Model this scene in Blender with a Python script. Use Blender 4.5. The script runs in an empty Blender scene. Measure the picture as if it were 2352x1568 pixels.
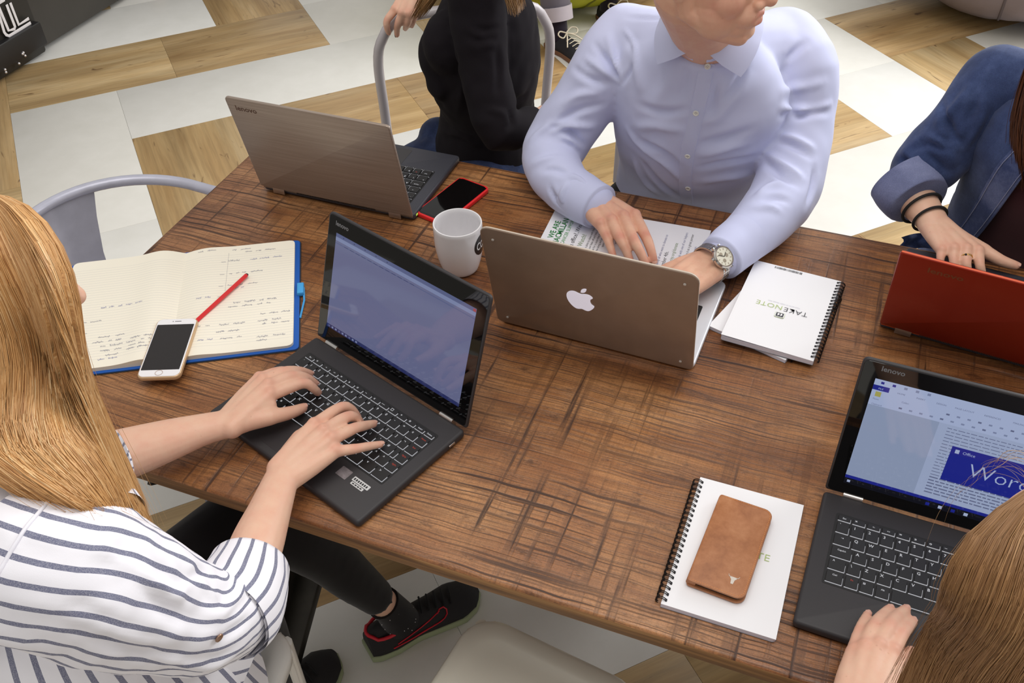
import bpy, math, random
import numpy as np
from mathutils import Vector, Matrix, noise
random.seed(7); np.random.seed(7)
S = bpy.context.scene
COL = S.collection
PI = math.pi

# ------------------------------------------------------------------ camera, sky, lights, exposure
CAM = np.array([0.0, 0.0, 1.83247])
RIGHT = np.array([0.933054, 0.358947, -0.023818]); UP = np.array([-0.227059, 0.638990, 0.734939]); FWD = np.array([-0.279024, 0.680330, -0.677715])
FPX = 2210.771                                    # focal length in pixels of the 2352 x 1568 frame
cd = bpy.data.cameras.new('camera'); cam = bpy.data.objects.new('camera', cd); COL.objects.link(cam)
cd.sensor_width = 36.0; cd.lens = FPX / 2352 * 36.0; cd.clip_start = 0.02
M = Matrix.Identity(4)
for i in range(3):
    M[i][0] = RIGHT[i]; M[i][1] = UP[i]; M[i][2] = -FWD[i]; M[i][3] = CAM[i]
cam.matrix_world = M
S.camera = cam

w = bpy.data.worlds.new('world'); S.world = w; w.use_nodes = True
bg = w.node_tree.nodes['Background']
bg.inputs[0].default_value = (1.0, 0.985, 0.96, 1); bg.inputs[1].default_value = 0.55

def area_light(name, loc, target, sx, sy, power, col):
    l = bpy.data.lights.new(name, 'AREA'); l.shape = 'RECTANGLE'; l.size = sx; l.size_y = sy
    l.energy = power; l.color = col
    o = bpy.data.objects.new(name, l); COL.objects.link(o); o.location = loc
    o.rotation_euler = (Vector(target) - Vector(loc)).to_track_quat('-Z', 'Y').to_euler()
    return o
area_light('window_daylight', (2.3, 4.6, 2.7), (-0.3, 1.2, 0.7), 3.4, 2.0, 185, (0.97, 0.985, 1.0))
area_light('overhead_fill', (-0.2, 0.9, 4.2), (-0.4, 1.3, 0.0), 2.6, 2.2, 62, (1.0, 0.965, 0.92))  # soft fill added overhead for gentle top light, no real fixture
S.view_settings.view_transform = 'Standard'; S.view_settings.look = 'None'
S.view_settings.exposure = 0.0; S.view_settings.gamma = 1.0; S.view_settings.use_curve_mapping = False

# ------------------------------------------------------------------ pixel -> real place
def ray(px, py): return FWD + (px - 1176) / FPX * RIGHT + (784 - py) / FPX * UP
def at(px, py, z=0.75):
    """the point at real height z that the photograph shows at (px, py)"""
    d = ray(px, py); return CAM + d * ((z - CAM[2]) / d[2])
def V(p): return Vector((float(p[0]), float(p[1]), float(p[2])))

# ------------------------------------------------------------------ materials
def lin(c):
    c = c / 255.0
    return c / 12.92 if c <= 0.04045 else ((c + 0.055) / 1.055) ** 2.4
def rgb(r, g, b): return (lin(r), lin(g), lin(b), 1.0)
class NT:
    """small node-tree writer"""
    def __init__(s, name):
        s.m = bpy.data.materials.new(name); s.m.use_nodes = True
        s.t = s.m.node_tree; s.b = s.t.nodes['Principled BSDF']
    def n(s, typ, **kw):
        x = s.t.nodes.new(typ)
        for k, v in kw.items():
            if k.startswith('i_'):
                kk = k[2:]; kk = int(kk) if kk.isdigit() else kk.replace('_', ' ')
                x.inputs[kk].default_value = v
            else: setattr(x, k, v)
        return x
    def l(s, a, b): s.t.links.new(a, b)
    def set(s, **kw):
        for k, v in kw.items(): s.b.inputs[k.replace('_', ' ')].default_value = v
    def ramp(s, fac, stops, interp='LINEAR'):
        r = s.n('ShaderNodeValToRGB'); e = r.color_ramp.elements; r.color_ramp.interpolation = interp
        while len(e) < len(stops): e.new(0.5)
        for q, (p, c) in zip(e, stops): q.position = p; q.color = c if len(c) == 4 else (*c, 1)
        s.l(fac, r.inputs[0]); return r.outputs[0]
    def gray(s, fac, stops, interp='LINEAR'): return s.ramp(fac, [(p, (v, v, v, 1)) for p, v in stops], interp)
    def math(s, op, a, b=0.0, c=None):
        x = s.n('ShaderNodeMath', operation=op)
        for i, q in enumerate((a, b) if c is None else (a, b, c)):
            if isinstance(q, (int, float)): x.inputs[i].default_value = q
            else: s.l(q, x.inputs[i])
        return x.outputs[0]
    def mix(s, fac, a, b, typ='MIX'):
        x = s.n('ShaderNodeMix', data_type='RGBA', blend_type=typ)
        for i, q in ((0, fac), (6, a), (7, b)):
            if isinstance(q, (int, float)): x.inputs[i].default_value = q
            elif isinstance(q, tuple): x.inputs[i].default_value = q
            else: s.l(q, x.inputs[i])
        return x.outputs[2]
    def coord(s, kind='Object', scale=(1, 1, 1), rot=(0, 0, 0), loc=(0, 0, 0)):
        c = s.n('ShaderNodeTexCoord'); mp = s.n('ShaderNodeMapping')
        mp.inputs['Scale'].default_value = scale; mp.inputs['Rotation'].default_value = rot; mp.inputs['Location'].default_value = loc
        s.l(c.outputs[kind], mp.inputs[0]); return mp.outputs[0]
    def noise(s, vec, scale=5, detail=3, rough=0.5, dist=0.0):
        x = s.n('ShaderNodeTexNoise'); x.inputs['Scale'].default_value = scale; x.inputs['Detail'].default_value = detail
        x.inputs['Roughness'].default_value = rough; x.inputs['Distortion'].default_value = dist
        s.l(vec, x.inputs['Vector']); return x.outputs['Fac']
    def bump(s, h, strength=0.3, dist=0.001):
        x = s.n('ShaderNodeBump'); x.inputs['Strength'].default_value = strength; x.inputs['Distance'].default_value = dist
        s.l(h, x.inputs['Height']); s.l(x.outputs[0], s.b.inputs['Normal']); return x
MATS = {}
def mat(name, col=(0.5, 0.5, 0.5, 1), rough=0.5, metal=0.0, spec=0.5, grain=0.0, gscale=300, var=0.0, vscale=6, coat=0.0, emit=None, estr=0.0, sss=0.0):
    """plain surface with optional fine relief and slight tonal variation"""
    if name in MATS: return MATS[name]
    t = NT(name); t.set(Base_Color=col, Roughness=rough, Metallic=metal); t.b.inputs['Specular IOR Level'].default_value = spec
    if coat: t.set(Coat_Weight=coat, Coat_Roughness=0.05)
    if emit: t.set(Emission_Color=emit, Emission_Strength=estr)
    if sss: t.set(Subsurface_Weight=sss, Subsurface_Scale=0.006); t.b.inputs['Subsurface Radius'].default_value = (1.0, 0.35, 0.2)
    if var:
        f = t.noise(t.coord(), vscale, 4, 0.55)
        lo = tuple(c * (1 - var) for c in col[:3]) + (1,); hi = tuple(min(1, c * (1 + var)) for c in col[:3]) + (1,)
        t.l(t.ramp(f, [(0.3, lo), (0.7, hi)]), t.b.inputs['Base Color'])
    if grain: t.bump(t.noise(t.coord(), gscale, 2), grain, 0.0006)
    MATS[name] = t.m; return t.m

# ------------------------------------------------------------------ mesh building
MW = {}                                        # world matrix of everything linked so far
def link(o, parent=None, local=None):
    COL.objects.link(o); local = local or Matrix.Identity(4)
    if parent: o.parent = parent; MW[o.name] = MW[parent.name] @ local
    else: MW[o.name] = local
    o.matrix_local = local
    return o
def tag(o, label=None, cat=None, group=None, kind=None):
    for k, v in (('label', label), ('category', cat), ('group', group), ('kind', kind)):
        if v: o[k] = v
    return o
def thing(name, label, cat, loc=(0, 0, 0), rz=0.0, group=None):
    o = bpy.data.objects.new(name, None); o.empty_display_size = 0.05
    link(o, None, Matrix.Translation(V(loc)) @ Matrix.Rotation(rz, 4, 'Z'))
    return tag(o, label, cat, group)

def rrect(wd, h, r, n=5, cx=0.0, cy=0.0):
    """rounded rectangle outline, counter-clockwise; r one radius or four (br, tr, tl, bl)"""
    rs = (r,) * 4 if isinstance(r, (int, float)) else r
    pts = []
    for (sx, sy, a0), q in zip(((1, -1, -90), (1, 1, 0), (-1, 1, 90), (-1, -1, 180)), rs):
        ox, oy = cx + sx * (wd / 2 - q), cy + sy * (h / 2 - q)
        if q < 1e-6: pts.append((ox, oy)); continue
        for k in range(n + 1):
            a = math.radians(a0 + 90 * k / n); pts.append((ox + q * math.cos(a), oy + q * math.sin(a)))
    return pts
def frame(o, x, y, z=None):
    x = V(x).normalized(); y = V(y); y = (y - x * y.dot(x)).normalized(); z = x.cross(y)
    m = Matrix.Identity(4)
    for i in range(3): m[i][0] = x[i]; m[i][1] = y[i]; m[i][2] = z[i]; m[i][3] = o[i]
    return m
def spline(pts, n):
    """Catmull-Rom through pts (any width), n samples"""
    P = np.array(pts, float); k = len(P)
    if k == 2: return P[0] + (P[1] - P[0]) * np.linspace(0, 1, n)[:, None]
    E = np.vstack([2 * P[0] - P[1], P, 2 * P[-1] - P[-2]])
    d = np.maximum(np.linalg.norm(np.diff(P[:, :min(3, P.shape[1])], axis=0), axis=1), 1e-9); s = np.concatenate([[0], np.cumsum(d)]) / d.sum()
    u = np.linspace(0, 1, n); out = []
    for t in u:
        i = min(max(np.searchsorted(s, t, 'right') - 1, 0), k - 2); f = (t - s[i]) / (s[i + 1] - s[i])
        p0, p1, p2, p3 = E[i], E[i + 1], E[i + 2], E[i + 3]
        out.append(0.5 * ((2 * p1) + (p2 - p0) * f + (2 * p0 - 5 * p1 + 4 * p2 - p3) * f * f + (3 * p1 - p0 - 3 * p2 + p3) * f ** 3))
    return np.array(out)
TEXTC = {}
def text_geo(s, bold=0.0):
    if (s, bold) not in TEXTC:
        cu = bpy.data.curves.new('t', 'FONT'); cu.body = s; cu.size = 1.0; cu.resolution_u = 2; cu.offset = bold
        ob = bpy.data.objects.new('t', cu); me = bpy.data.meshes.new_from_object(ob)
        TEXTC[(s, bold)] = (np.array([v.co[:] for v in me.vertices]).reshape(-1, 3), [tuple(p.vertices) for p in me.polygons])
        bpy.data.objects.remove(ob); bpy.data.curves.remove(cu); bpy.data.meshes.remove(me)
    return TEXTC[(s, bold)]

class MB:
    """collects shapes; build() links them as ONE mesh object"""
    def __init__(s): s.v = []; s.f = []; s.mi = []; s.uv = {}
    def add(s, verts, faces, mi=0, M=None, uvs=None):
        b = len(s.v)
        if M is not None: verts = [tuple(M @ Vector(v)) for v in verts]
        s.v += [tuple(map(float, v)) for v in verts]
        for k, f in enumerate(faces):
            if uvs: s.uv[len(s.f)] = uvs[k]
            s.f.append(tuple(i + b for i in f)); s.mi.append(mi)
        return s
    def prism(s, out, z0, z1, M=None, bev=0.0, seg=2, mi=0, bottom_bev=True):
        n = len(out); P = np.array(out)
        nx = np.roll(P, -1, 0) - P; nx = np.stack([nx[:, 1], -nx[:, 0]], 1); nx /= np.maximum(np.linalg.norm(nx, axis=1, keepdims=True), 1e-9)
        vn = nx + np.roll(nx, 1, 0); vn /= np.maximum((vn ** 2).sum(1, keepdims=True), 0.5) / 2
        rings = []
        if bev > 0:
            if bottom_bev:
                for k in range(seg + 1):
                    a = PI / 2 * k / seg; rings.append((z0 + bev * (1 - math.sin(a)), bev * (1 - math.cos(a))))
                rings = [(z0 + bev * (1 - math.cos(PI / 2 * k / seg)), bev * (1 - math.sin(PI / 2 * k / seg))) for k in range(seg + 1)]
            else: rings = [(z0, 0.0)]
            rings += [(z1 - bev * (1 - math.sin(PI / 2 * k / seg)), bev * (1 - math.cos(PI / 2 * k / seg))) for k in range(seg + 1)]
        else: rings = [(z0, 0), (z1, 0)]
        vs = []; fs = []
        for z, ins in rings:
            Q = P - vn * ins; vs += [(q[0], q[1], z) for q in Q]
        for r in range(len(rings) - 1):
            for i in range(n):
                j = (i + 1) % n; fs.append((r * n + i, r * n + j, (r + 1) * n + j, (r + 1) * n + i))
        fs.append(tuple(range(n - 1, -1, -1))); fs.append(tuple((len(rings) - 1) * n + i for i in range(n)))
        return s.add(vs, fs, mi, M)
    def box(s, c, size, M=None, bev=0.0, mi=0, r=0.0):
        return s.prism(rrect(size[0], size[1], r, 4, c[0], c[1]), c[2] - size[2] / 2, c[2] + size[2] / 2, M, bev, 2, mi)
    def tube(s, path, rad, n=10, M=None, caps=True, mi=0, up=None, closed=False, tip=False):
        """sweep along path; rad a number, a list, or a list of (side, up) pairs; uv = (round, along)"""
        P = [Vector(p) for p in path]; k = len(P)
        R = [rad] * k if isinstance(rad, (int, float)) else list(rad)
        T = []
        for i in range(k):
            a = P[(i - 1) % k] if (closed or i > 0) else P[i]; b = P[(i + 1) % k] if (closed or i < k - 1) else P[i]
            T.append((b - a).normalized())
        u0 = Vector(up) if up is not None else (Vector((0, 0, 1)) if abs(T[0].z) < 0.9 else Vector((0, 1, 0)))
        vs = []; fs = []; uvs = []; L = 0.0; ls = [0.0]
        for i in range(1, k): L += (P[i] - P[i - 1]).length; ls.append(L)
        u = u0
        for i in range(k):
            if up is not None and not isinstance(up, str): u = Vector(up)
            u = (u - T[i] * u.dot(T[i]))
            u = u.normalized() if u.length > 1e-6 else T[i].orthogonal().normalized()
            sd = T[i].cross(u)
            r = R[i]; ra, rb = (r, r) if isinstance(r, (int, float)) else r
            for j in range(n):
                a = 2 * PI * j / n; vs.append(P[i] + sd * (ra * math.cos(a)) + u * (rb * math.sin(a)))
        m = k if closed else k - 1
        for i in range(m):
            i2 = (i + 1) % k; va, vb = ls[i], (ls[i2] if i2 else L)
            for j in range(n):
                j2 = (j + 1) % n; fs.append((i * n + j, i * n + j2, i2 * n + j2, i2 * n + j))
                uvs.append(((j / n, va), ((j + 1) / n, va), ((j + 1) / n, vb), (j / n, vb)))
        if caps and not closed:
            fs.append(tuple(range(n - 1, -1, -1))); uvs.append(tuple((0, 0) for _ in range(n)))
            fs.append(tuple((k - 1) * n + j for j in range(n))); uvs.append(tuple((0, 0) for _ in range(n)))
        return s.add([tuple(v) for v in vs], fs, mi, M, uvs)
    def capsule(s, path, rad, n=14, M=None, mi=0, up=None):
        """tube with rounded ends"""
        P = [Vector(p) for p in path]; R = [rad] * len(P) if isinstance(rad, (int, float)) else list(rad)
        pr = lambda r: (r, r) if isinstance(r, (int, float)) else r
        d0 = (P[0] - P[1]).normalized(); d1 = (P[-1] - P[-2]).normalized(); A = []; AR = []; B = []; BR = []
        for k in (0, 1, 2, 3):
            a = PI / 2 * (k + 0.35) / 4.35; r0 = pr(R[0]); r1 = pr(R[-1])
            A.append(P[0] + d0 * (min(r0) * math.cos(a))); AR.append((r0[0] * math.sin(a), r0[1] * math.sin(a)))
            B.append(P[-1] + d1 * (min(r1) * math.cos(a))); BR.append((r1[0] * math.sin(a), r1[1] * math.sin(a)))
        return s.tube(A + P + B[::-1], AR + R + BR[::-1], n, M, True, mi, up)
    def lathe(s, prof, n=40, M=None, mi=0):
        k = len(prof); vs = []; fs = []
        for r, z in prof:
            for j in range(n): a = 2 * PI * j / n; vs.append((r * math.cos(a), r * math.sin(a), z))
        for i in range(k - 1):
            for j in range(n): j2 = (j + 1) % n; fs.append((i * n + j, i * n + j2, (i + 1) * n + j2, (i + 1) * n + j))
        if prof[0][0] > 1e-6: fs.append(tuple(range(n - 1, -1, -1)))
        if prof[-1][0] > 1e-6: fs.append(tuple((k - 1) * n + j for j in range(n)))
        return s.add(vs, fs, mi, M)
    def ell(s, c, r, M=None, n=16, m=10, mi=0, R=None):
        vs = []; fs = []; r = (r, r, r) if isinstance(r, (int, float)) else r
        for i in range(m + 1):
            t = PI * i / m
            for j in range(n):
                p = 2 * PI * j / n; q = Vector((r[0] * math.sin(t) * math.cos(p), r[1] * math.sin(t) * math.sin(p), -r[2] * math.cos(t)))
                if R is not None: q = R @ q
                vs.append((c[0] + q.x, c[1] + q.y, c[2] + q.z))
        for i in range(m):
            for j in range(n): j2 = (j + 1) % n; fs.append((i * n + j, i * n + j2, (i + 1) * n + j2, (i + 1) * n + j))
        return s.add(vs, fs, mi, M)
    def text(s, txt, size, M, align='c', bold=0.0, mi=0, sx=1.0):
        v, f = text_geo(txt, bold)
        if len(v) == 0: return s
        v = v * size; v[:, 0] *= sx; wd = v[:, 0].max() + v[:, 0].min()
        if align == 'c': v = v - [wd / 2, 0, 0]
        elif align == 'r': v = v - [v[:, 0].max(), 0, 0]
        return s.add(v, f, mi, M)
    def grid(s, G, mi=0, M=None, flip=False, closed_u=False):
        """G[i][j] of points -> quads, uv = index fractions"""
        a = len(G); b = len(G[0]); vs = [tuple(p) for r in G for p in r]; fs = []; uvs = []
        for i in range(a - 1):
            for j in range(b if closed_u else b - 1):
                j2 = (j + 1) % b
                f = (i * b + j, i * b + j2, (i + 1) * b + j2, (i + 1) * b + j)
                uu = ((j / (b - 1), i / (a - 1)), ((j + 1) / (b - 1), i / (a - 1)), ((j + 1) / (b - 1), (i + 1) / (a - 1)), (j / (b - 1), (i + 1) / (a - 1)))
                fs.append(f[::-1] if flip else f); uvs.append(uu[::-1] if flip else uu)
        return s.add(vs, fs, mi, M, uvs)
    def mesh(s, name, mats, angle=40, inv=None):
        me = bpy.data.meshes.new(name)
        vs = s.v if inv is None else [tuple(inv @ Vector(v)) for v in s.v]
        me.from_pydata(vs, [], s.f)
        for m in (mats if isinstance(mats, (list, tuple)) else [mats]): me.materials.append(m)
        me.polygons.foreach_set('material_index', s.mi)
        me.polygons.foreach_set('use_smooth', [len(f) <= 4 for f in s.f])
        if s.uv:
            ul = me.uv_layers.new(name='UVMap'); dat = np.zeros((len(me.loops), 2), np.float32)
            for p in me.polygons:
                u = s.uv.get(p.index)
                if u: dat[p.loop_start:p.loop_start + p.loop_total] = u
            ul.data.foreach_set('uv', dat.ravel())
        me.update()
        if angle < 180: me.set_sharp_from_angle(angle=math.radians(angle))
        return me
    def build(s, name, mats, parent=None, angle=40, world=False, **tg):
        """world=True: the collected points are world points, made local to the parent"""
        inv = MW[parent.name].inverted() if (world and parent) else None
        o = bpy.data.objects.new(name, s.mesh(name, mats, angle, inv)); link(o, parent); return tag(o, **tg)

# voxel fusing in a scratch scene of its own, so that limbs join into one skin
TMP = bpy.data.scenes.new('scratch')
def fuse(mb, voxel, smooth=4, fac=0.5):
    """-> (verts array, quads list) of the shapes in mb fused into one closed skin"""
    me = bpy.data.meshes.new('fuse'); me.from_pydata(mb.v, [], mb.f); o = bpy.data.objects.new('fuse', me); TMP.collection.objects.link(o)
    r = o.modifiers.new('r', 'REMESH'); r.mode = 'VOXEL'; r.voxel_size = voxel
    if smooth: q = o.modifiers.new('s', 'SMOOTH'); q.iterations = smooth; q.factor = fac
    vl = TMP.view_layers[0]; vl.update(); m2 = bpy.data.meshes.new_from_object(o.evaluated_get(vl.depsgraph))
    v = np.empty(len(m2.vertices) * 3, np.float32); m2.vertices.foreach_get('co', v)
    nrm = np.empty(len(m2.vertices) * 3, np.float32); m2.vertices.foreach_get('normal', nrm)
    f = [tuple(p.vertices) for p in m2.polygons]
    bpy.data.objects.remove(o); bpy.data.meshes.remove(me); bpy.data.meshes.remove(m2)
    return v.reshape(-1, 3).astype(float), f, nrm.reshape(-1, 3).astype(float)
def vnoise(P, scale, seed=0.0):
    return np.array([noise.noise(Vector((p[0] * scale + seed, p[1] * scale - seed, p[2] * scale + 2 * seed))) for p in P])

# ------------------------------------------------------------------ the floor: herringbone of white and oak tiles
def plank_wood():
    t = NT('oak_tile'); oi = t.n('ShaderNodeObjectInfo'); c = t.n('ShaderNodeTexCoord')
    off = t.n('ShaderNodeVectorMath', operation='ADD'); sc = t.n('ShaderNodeVectorMath', operation='SCALE'); sc.inputs['Scale'].default_value = 37.0
    t.l(oi.outputs['Random'], sc.inputs[0]); t.l(c.outputs['Object'], off.inputs[0]); t.l(sc.outputs[0], off.inputs[1])
    def mp(s):
        m = t.n('ShaderNodeMapping'); m.inputs['Scale'].default_value = s; t.l(off.outputs[0], m.inputs[0]); return m.outputs[0]
    broad = t.noise(mp((0.9, 7, 1)), 1.6, 4, 0.6, 0.6)
    fine = t.noise(mp((2.5, 70, 1)), 1.5, 3, 0.6, 0.3)
    strip = t.noise(mp((0.25, 3.2, 1)), 3.0, 0, 0.5)
    knot = t.noise(mp((3.5, 16, 1)), 2.2, 2, 0.5, 1.0)
    base = t.ramp(broad, [(0.25, rgb(170, 140, 98)), (0.5, rgb(194, 167, 124)), (0.75, rgb(214, 192, 154))])
    g = t.gray(fine, [(0.3, 0.82), (0.6, 1.04)]); base = t.mix(1.0, base, g, 'MULTIPLY')
    base = t.mix(1.0, base, t.gray(strip, [(0.35, 0.86), (0.65, 1.06)]), 'MULTIPLY')
    k = t.gray(knot, [(0.66, 0.0), (0.76, 0.85)]); base = t.mix(k, base, rgb(92, 62, 38))
    tint = t.ramp(oi.outputs['Random'], [(0.0, rgb(236, 222, 206)), (1.0, rgb(255, 250, 240))])
    t.l(t.mix(1.0, base, tint, 'MULTIPLY'), t.b.inputs['Base Color']); t.set(Roughness=0.42)
    t.bump(fine, 0.12, 0.0008); return t.m
def plank_white():
    t = NT('white_tile'); oi = t.n('ShaderNodeObjectInfo')
    f = t.noise(t.coord('Object', (1, 1, 1)), 9, 4, 0.6)
    base = t.ramp(f, [(0.3, rgb(231, 229, 223)), (0.7, rgb(238, 236, 231))])
    dirt = t.gray(t.noise(t.coord('Object', (3, 14, 1)), 4, 4, 0.7, 1.5), [(0.68, 1.0), (0.82, 0.9)])
    t.l(t.mix(1.0, t.mix(1.0, base, dirt, 'MULTIPLY'), t.ramp(oi.outputs['Random'], [(0, rgb(247, 245, 241)), (1, rgb(255, 255, 255))]), 'MULTIPLY'), t.b.inputs['Base Color'])
    t.set(Roughness=0.38); return t.m
OAK, WHT = plank_wood(), plank_white()
fm = MB().box((-0.9, 3.0, -0.012), (11, 12, 0.014)); floor = fm.build('floor', mat('screed', rgb(150, 146, 138), 0.9), None, kind='structure')
FA = math.radians(45.6); fa_, fb_ = Vector((math.cos(FA), math.sin(FA), 0)), Vector((-math.sin(FA), math.cos(FA), 0))
PK = {}
def plank(a0, a1, b0, b1, wood, along_a=True):
    """one tile of the floor; a and b run along the two herringbone directions"""
    c = fa_ * ((a0 + a1) / 2) + fb_ * ((b0 + b1) / 2)
    if not (-5.2 < c.x < 3.4 and -1.8 < c.y < 7.8): return
    la, lb = a1 - a0, b1 - b0; L, Wd = (la, lb) if along_a else (lb, la)
    key = (round(L, 3), round(Wd, 3), wood)
    if key not in PK:
        PK[key] = MB().box((0, 0, -0.0028), (L - 0.0007, Wd - 0.0007, 0.0056), None, 0.0004).mesh('plank', OAK if wood else WHT, 30)
    o = bpy.data.objects.new('plank', PK[key])
    link(o, floor, Matrix.Translation(c) @ Matrix.Rotation(FA + (0 if along_a else PI / 2), 4, 'Z'))
def run(a0, a1, b0, b1, wood, cut, up=False):
    """a long strip laid of two tiles, jointed at cut"""
    if cut <= 0: plank(a0, a1, b0, b1, wood, a1 - a0 > b1 - b0 and not up)
    elif a1 - a0 > b1 - b0: plank(a0, a0 + cut, b0, b1, wood); plank(a0 + cut, a1, b0, b1, wood)
    else: plank(a0, a1, b0, b0 + cut, wood, False); plank(a0, a1, b0 + cut, b1, wood, False)
for k in range(-9, 18):
    A, R, T = -0.82 + 0.4 * k, 0.865 + 0.4 * k, 4.277 - 0.4125 * k; wd = k % 2 == 0; B = T - 0.4125
    run(A + 0.4, R, B, T, wd, 0.64 if wd else 0)
    run(R - 0.4, R, T, T + 0.8975, wd, 0.45)
    run(R - 0.4, R + 0.89, T + 0.8975, T + 1.31, wd, 0.72)
    run(R + 0.49, R + 0.89, T + 1.31, T + 2.2, wd, 0.5)
    run(R + 0.49, R + 1.78, T + 2.2, T + 2.6125, wd, 0.6)
    run(A, A + 0.4, B - 0.565, T, wd, 0, True)
    run(A - 1.69, A + 0.4, B - 0.9775, B - 0.565, wd, 0.82)
    run(A - 1.69, A - 1.29, B - 1.8675, B - 0.9775, wd, 0.45)
    run(A - 2.98, A - 1.29, B - 2.28, B - 1.8675, wd, 0.6)
    run(A - 2.98, A - 2.58, B - 3.2, B - 2.28, wd, 0.4)

# ------------------------------------------------------------------ the table
def table_wood():
    t = NT('rustic_mango_wood'); c = t.n('ShaderNodeTexCoord').outputs['Object']
    def mp(s, rot=0.0):
        m = t.n('ShaderNodeMapping'); m.inputs['Scale'].default_value = s; m.inputs['Rotation'].default_value = (0, 0, rot); t.l(c, m.inputs[0]); return m.outputs[0]
    # wavy coordinate so that the long grain bends
    wv = t.noise(mp((2.2, 3.2, 0.2)), 1.5, 3, 0.55)
    sx = t.n('ShaderNodeSeparateXYZ'); t.l(c, sx.inputs[0])
    yy = t.math('ADD', sx.outputs[1], t.math('MULTIPLY', wv, 0.034))
    cb = t.n('ShaderNodeCombineXYZ'); t.l(t.math('MULTIPLY', sx.outputs[0], 1.0), cb.inputs[0]); t.l(yy, cb.inputs[1])
    def wmp(s):
        m = t.n('ShaderNodeMapping'); m.inputs['Scale'].default_value = s; t.l(cb.outputs[0], m.inputs[0]); return m.outputs[0]
    tone = t.noise(mp((1.6, 5.0, 1)), 2.2, 4, 0.6)
    base = t.ramp(tone, [(0.28, rgb(112, 70, 42)), (0.45, rgb(146, 97, 58)), (0.58, rgb(170, 120, 76)), (0.75, rgb(198, 148, 100))])
    red = t.gray(t.noise(mp((3, 6, 1)), 1.7, 3, 0.5), [(0.50, 0.0), (0.68, 0.42)]); base = t.mix(red, base, rgb(136, 80, 44))
    fine = t.noise(wmp((6, 330, 1)), 1.0, 3, 0.65); base = t.mix(1.0, base, t.gray(fine, [(0.32, 0.66), (0.62, 1.12)]), 'MULTIPLY')
    cross = t.noise(mp((260, 14, 1)), 1.0, 2, 0.6); base = t.mix(1.0, base, t.gray(cross, [(0.3, 0.90), (0.6, 1.03)]), 'MULTIPLY')
    # fine dark pores, then long cracks
    pores = t.gray(t.noise(wmp((2.6, 270, 1)), 1.0, 2, 0.6), [(0.53, 0.0), (0.61, 1.0)])
    ppatch = t.gray(t.noise(mp((1.5, 3.0, 1)), 2.4, 2, 0.5), [(0.34, 0.25), (0.55, 0.95)]); pores = t.math('MULTIPLY', pores, ppatch)
    lines = t.noise(wmp((2.0, 130, 1)), 1.0, 1, 0.5, 0.0); lm = t.gray(lines, [(0.60, 0.0), (0.66, 1.0)])
    lpatch = t.gray(t.noise(mp((1.3, 3.0, 1)), 2.0, 2, 0.5), [(0.36, 0.15), (0.56, 1.0)])
    lm = t.math('MULTIPLY', lm, lpatch)
    # saw marks across the grain, in patches, slightly slanted
    saw = t.noise(mp((74, 2.2, 1), 0.07), 1.0, 2, 0.55); sm = t.gray(saw, [(0.53, 0.0), (0.61, 1.0)])
    saw2 = t.gray(t.noise(mp((120, 5, 1), 0.07), 1.0, 2, 0.6), [(0.50, 0.35), (0.62, 1.0)])
    spatch = t.gray(t.noise(mp((2.0, 2.6, 1)), 1.9, 2, 0.5), [(0.36, 0.05), (0.50, 1.0)]); sm = t.math('MULTIPLY', t.math('MULTIPLY', sm, saw2), spatch)
    blot = t.gray(t.noise(mp((16, 40, 1)), 1.3, 5, 0.75), [(0.53, 0.0), (0.68, 0.95)])
    dark = t.math('MAXIMUM', t.math('MAXIMUM', t.math('MULTIPLY', lm, 0.88), t.math('MULTIPLY', pores, 0.72)), t.math('MAXIMUM', t.math('MULTIPLY', sm, 0.85), t.math('MULTIPLY', blot, 0.65)))
    sp = t.noise(mp((420, 620, 1)), 1.0, 2, 0.7); base = t.mix(1.0, base, t.gray(sp, [(0.3, 0.80), (0.65, 1.14)]), 'MULTIPLY')
    base = t.mix(dark, base, rgb(44, 24, 17)); base = t.mix(1.0, base, (0.95, 0.915, 0.90, 1), 'MULTIPLY')
    t.l(base, t.b.inputs['Base Color'])
    t.l(t.math('ADD', t.math('MULTIPLY', dark, 0.22), 0.33), t.b.inputs['Roughness']); t.b.inputs['Specular IOR Level'].default_value = 0.45
    h = t.math('SUBTRACT', t.math('MULTIPLY', fine, 0.35), dark); t.bump(h, 0.45, 0.0011); return t.m
def edge_wood():
    t = NT('sawn_edge_wood')
    f = t.noise(t.coord('Object', (3, 60, 90)), 1.2, 4, 0.6, 0.4)
    t.l(t.ramp(f, [(0.3, rgb(92, 62, 36)), (0.55, rgb(140, 100, 58)), (0.75, rgb(172, 130, 82))]), t.b.inputs['Base Color']); t.set(Roughness=0.6); return t.m
TX0, TX1, TY0, TY1 = -1.185, 0.95, 0.645, 1.571
table = thing('table', 'large rustic brown wooden table that everyone sits around', 'table', (0, 0, 0))
top = MB(); n0 = len(top.f)
top.prism(rrect(TX1 - TX0, TY1 - TY0, 0.012, 4, (TX0 + TX1) / 2, (TY0 + TY1) / 2), 0.721, 0.75, None, 0.006, 3)
for i, f in enumerate(top.f):
    z = [top.v[q][2] for q in f]; top.mi[i] = 0 if min(z) > 0.7445 else 1
top.build('tabletop', [table_wood(), edge_wood()], table, 50)
STEEL = mat('dark_steel', rgb(62, 58, 52), 0.5, 0.6, var=0.2, vscale=20)
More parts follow.
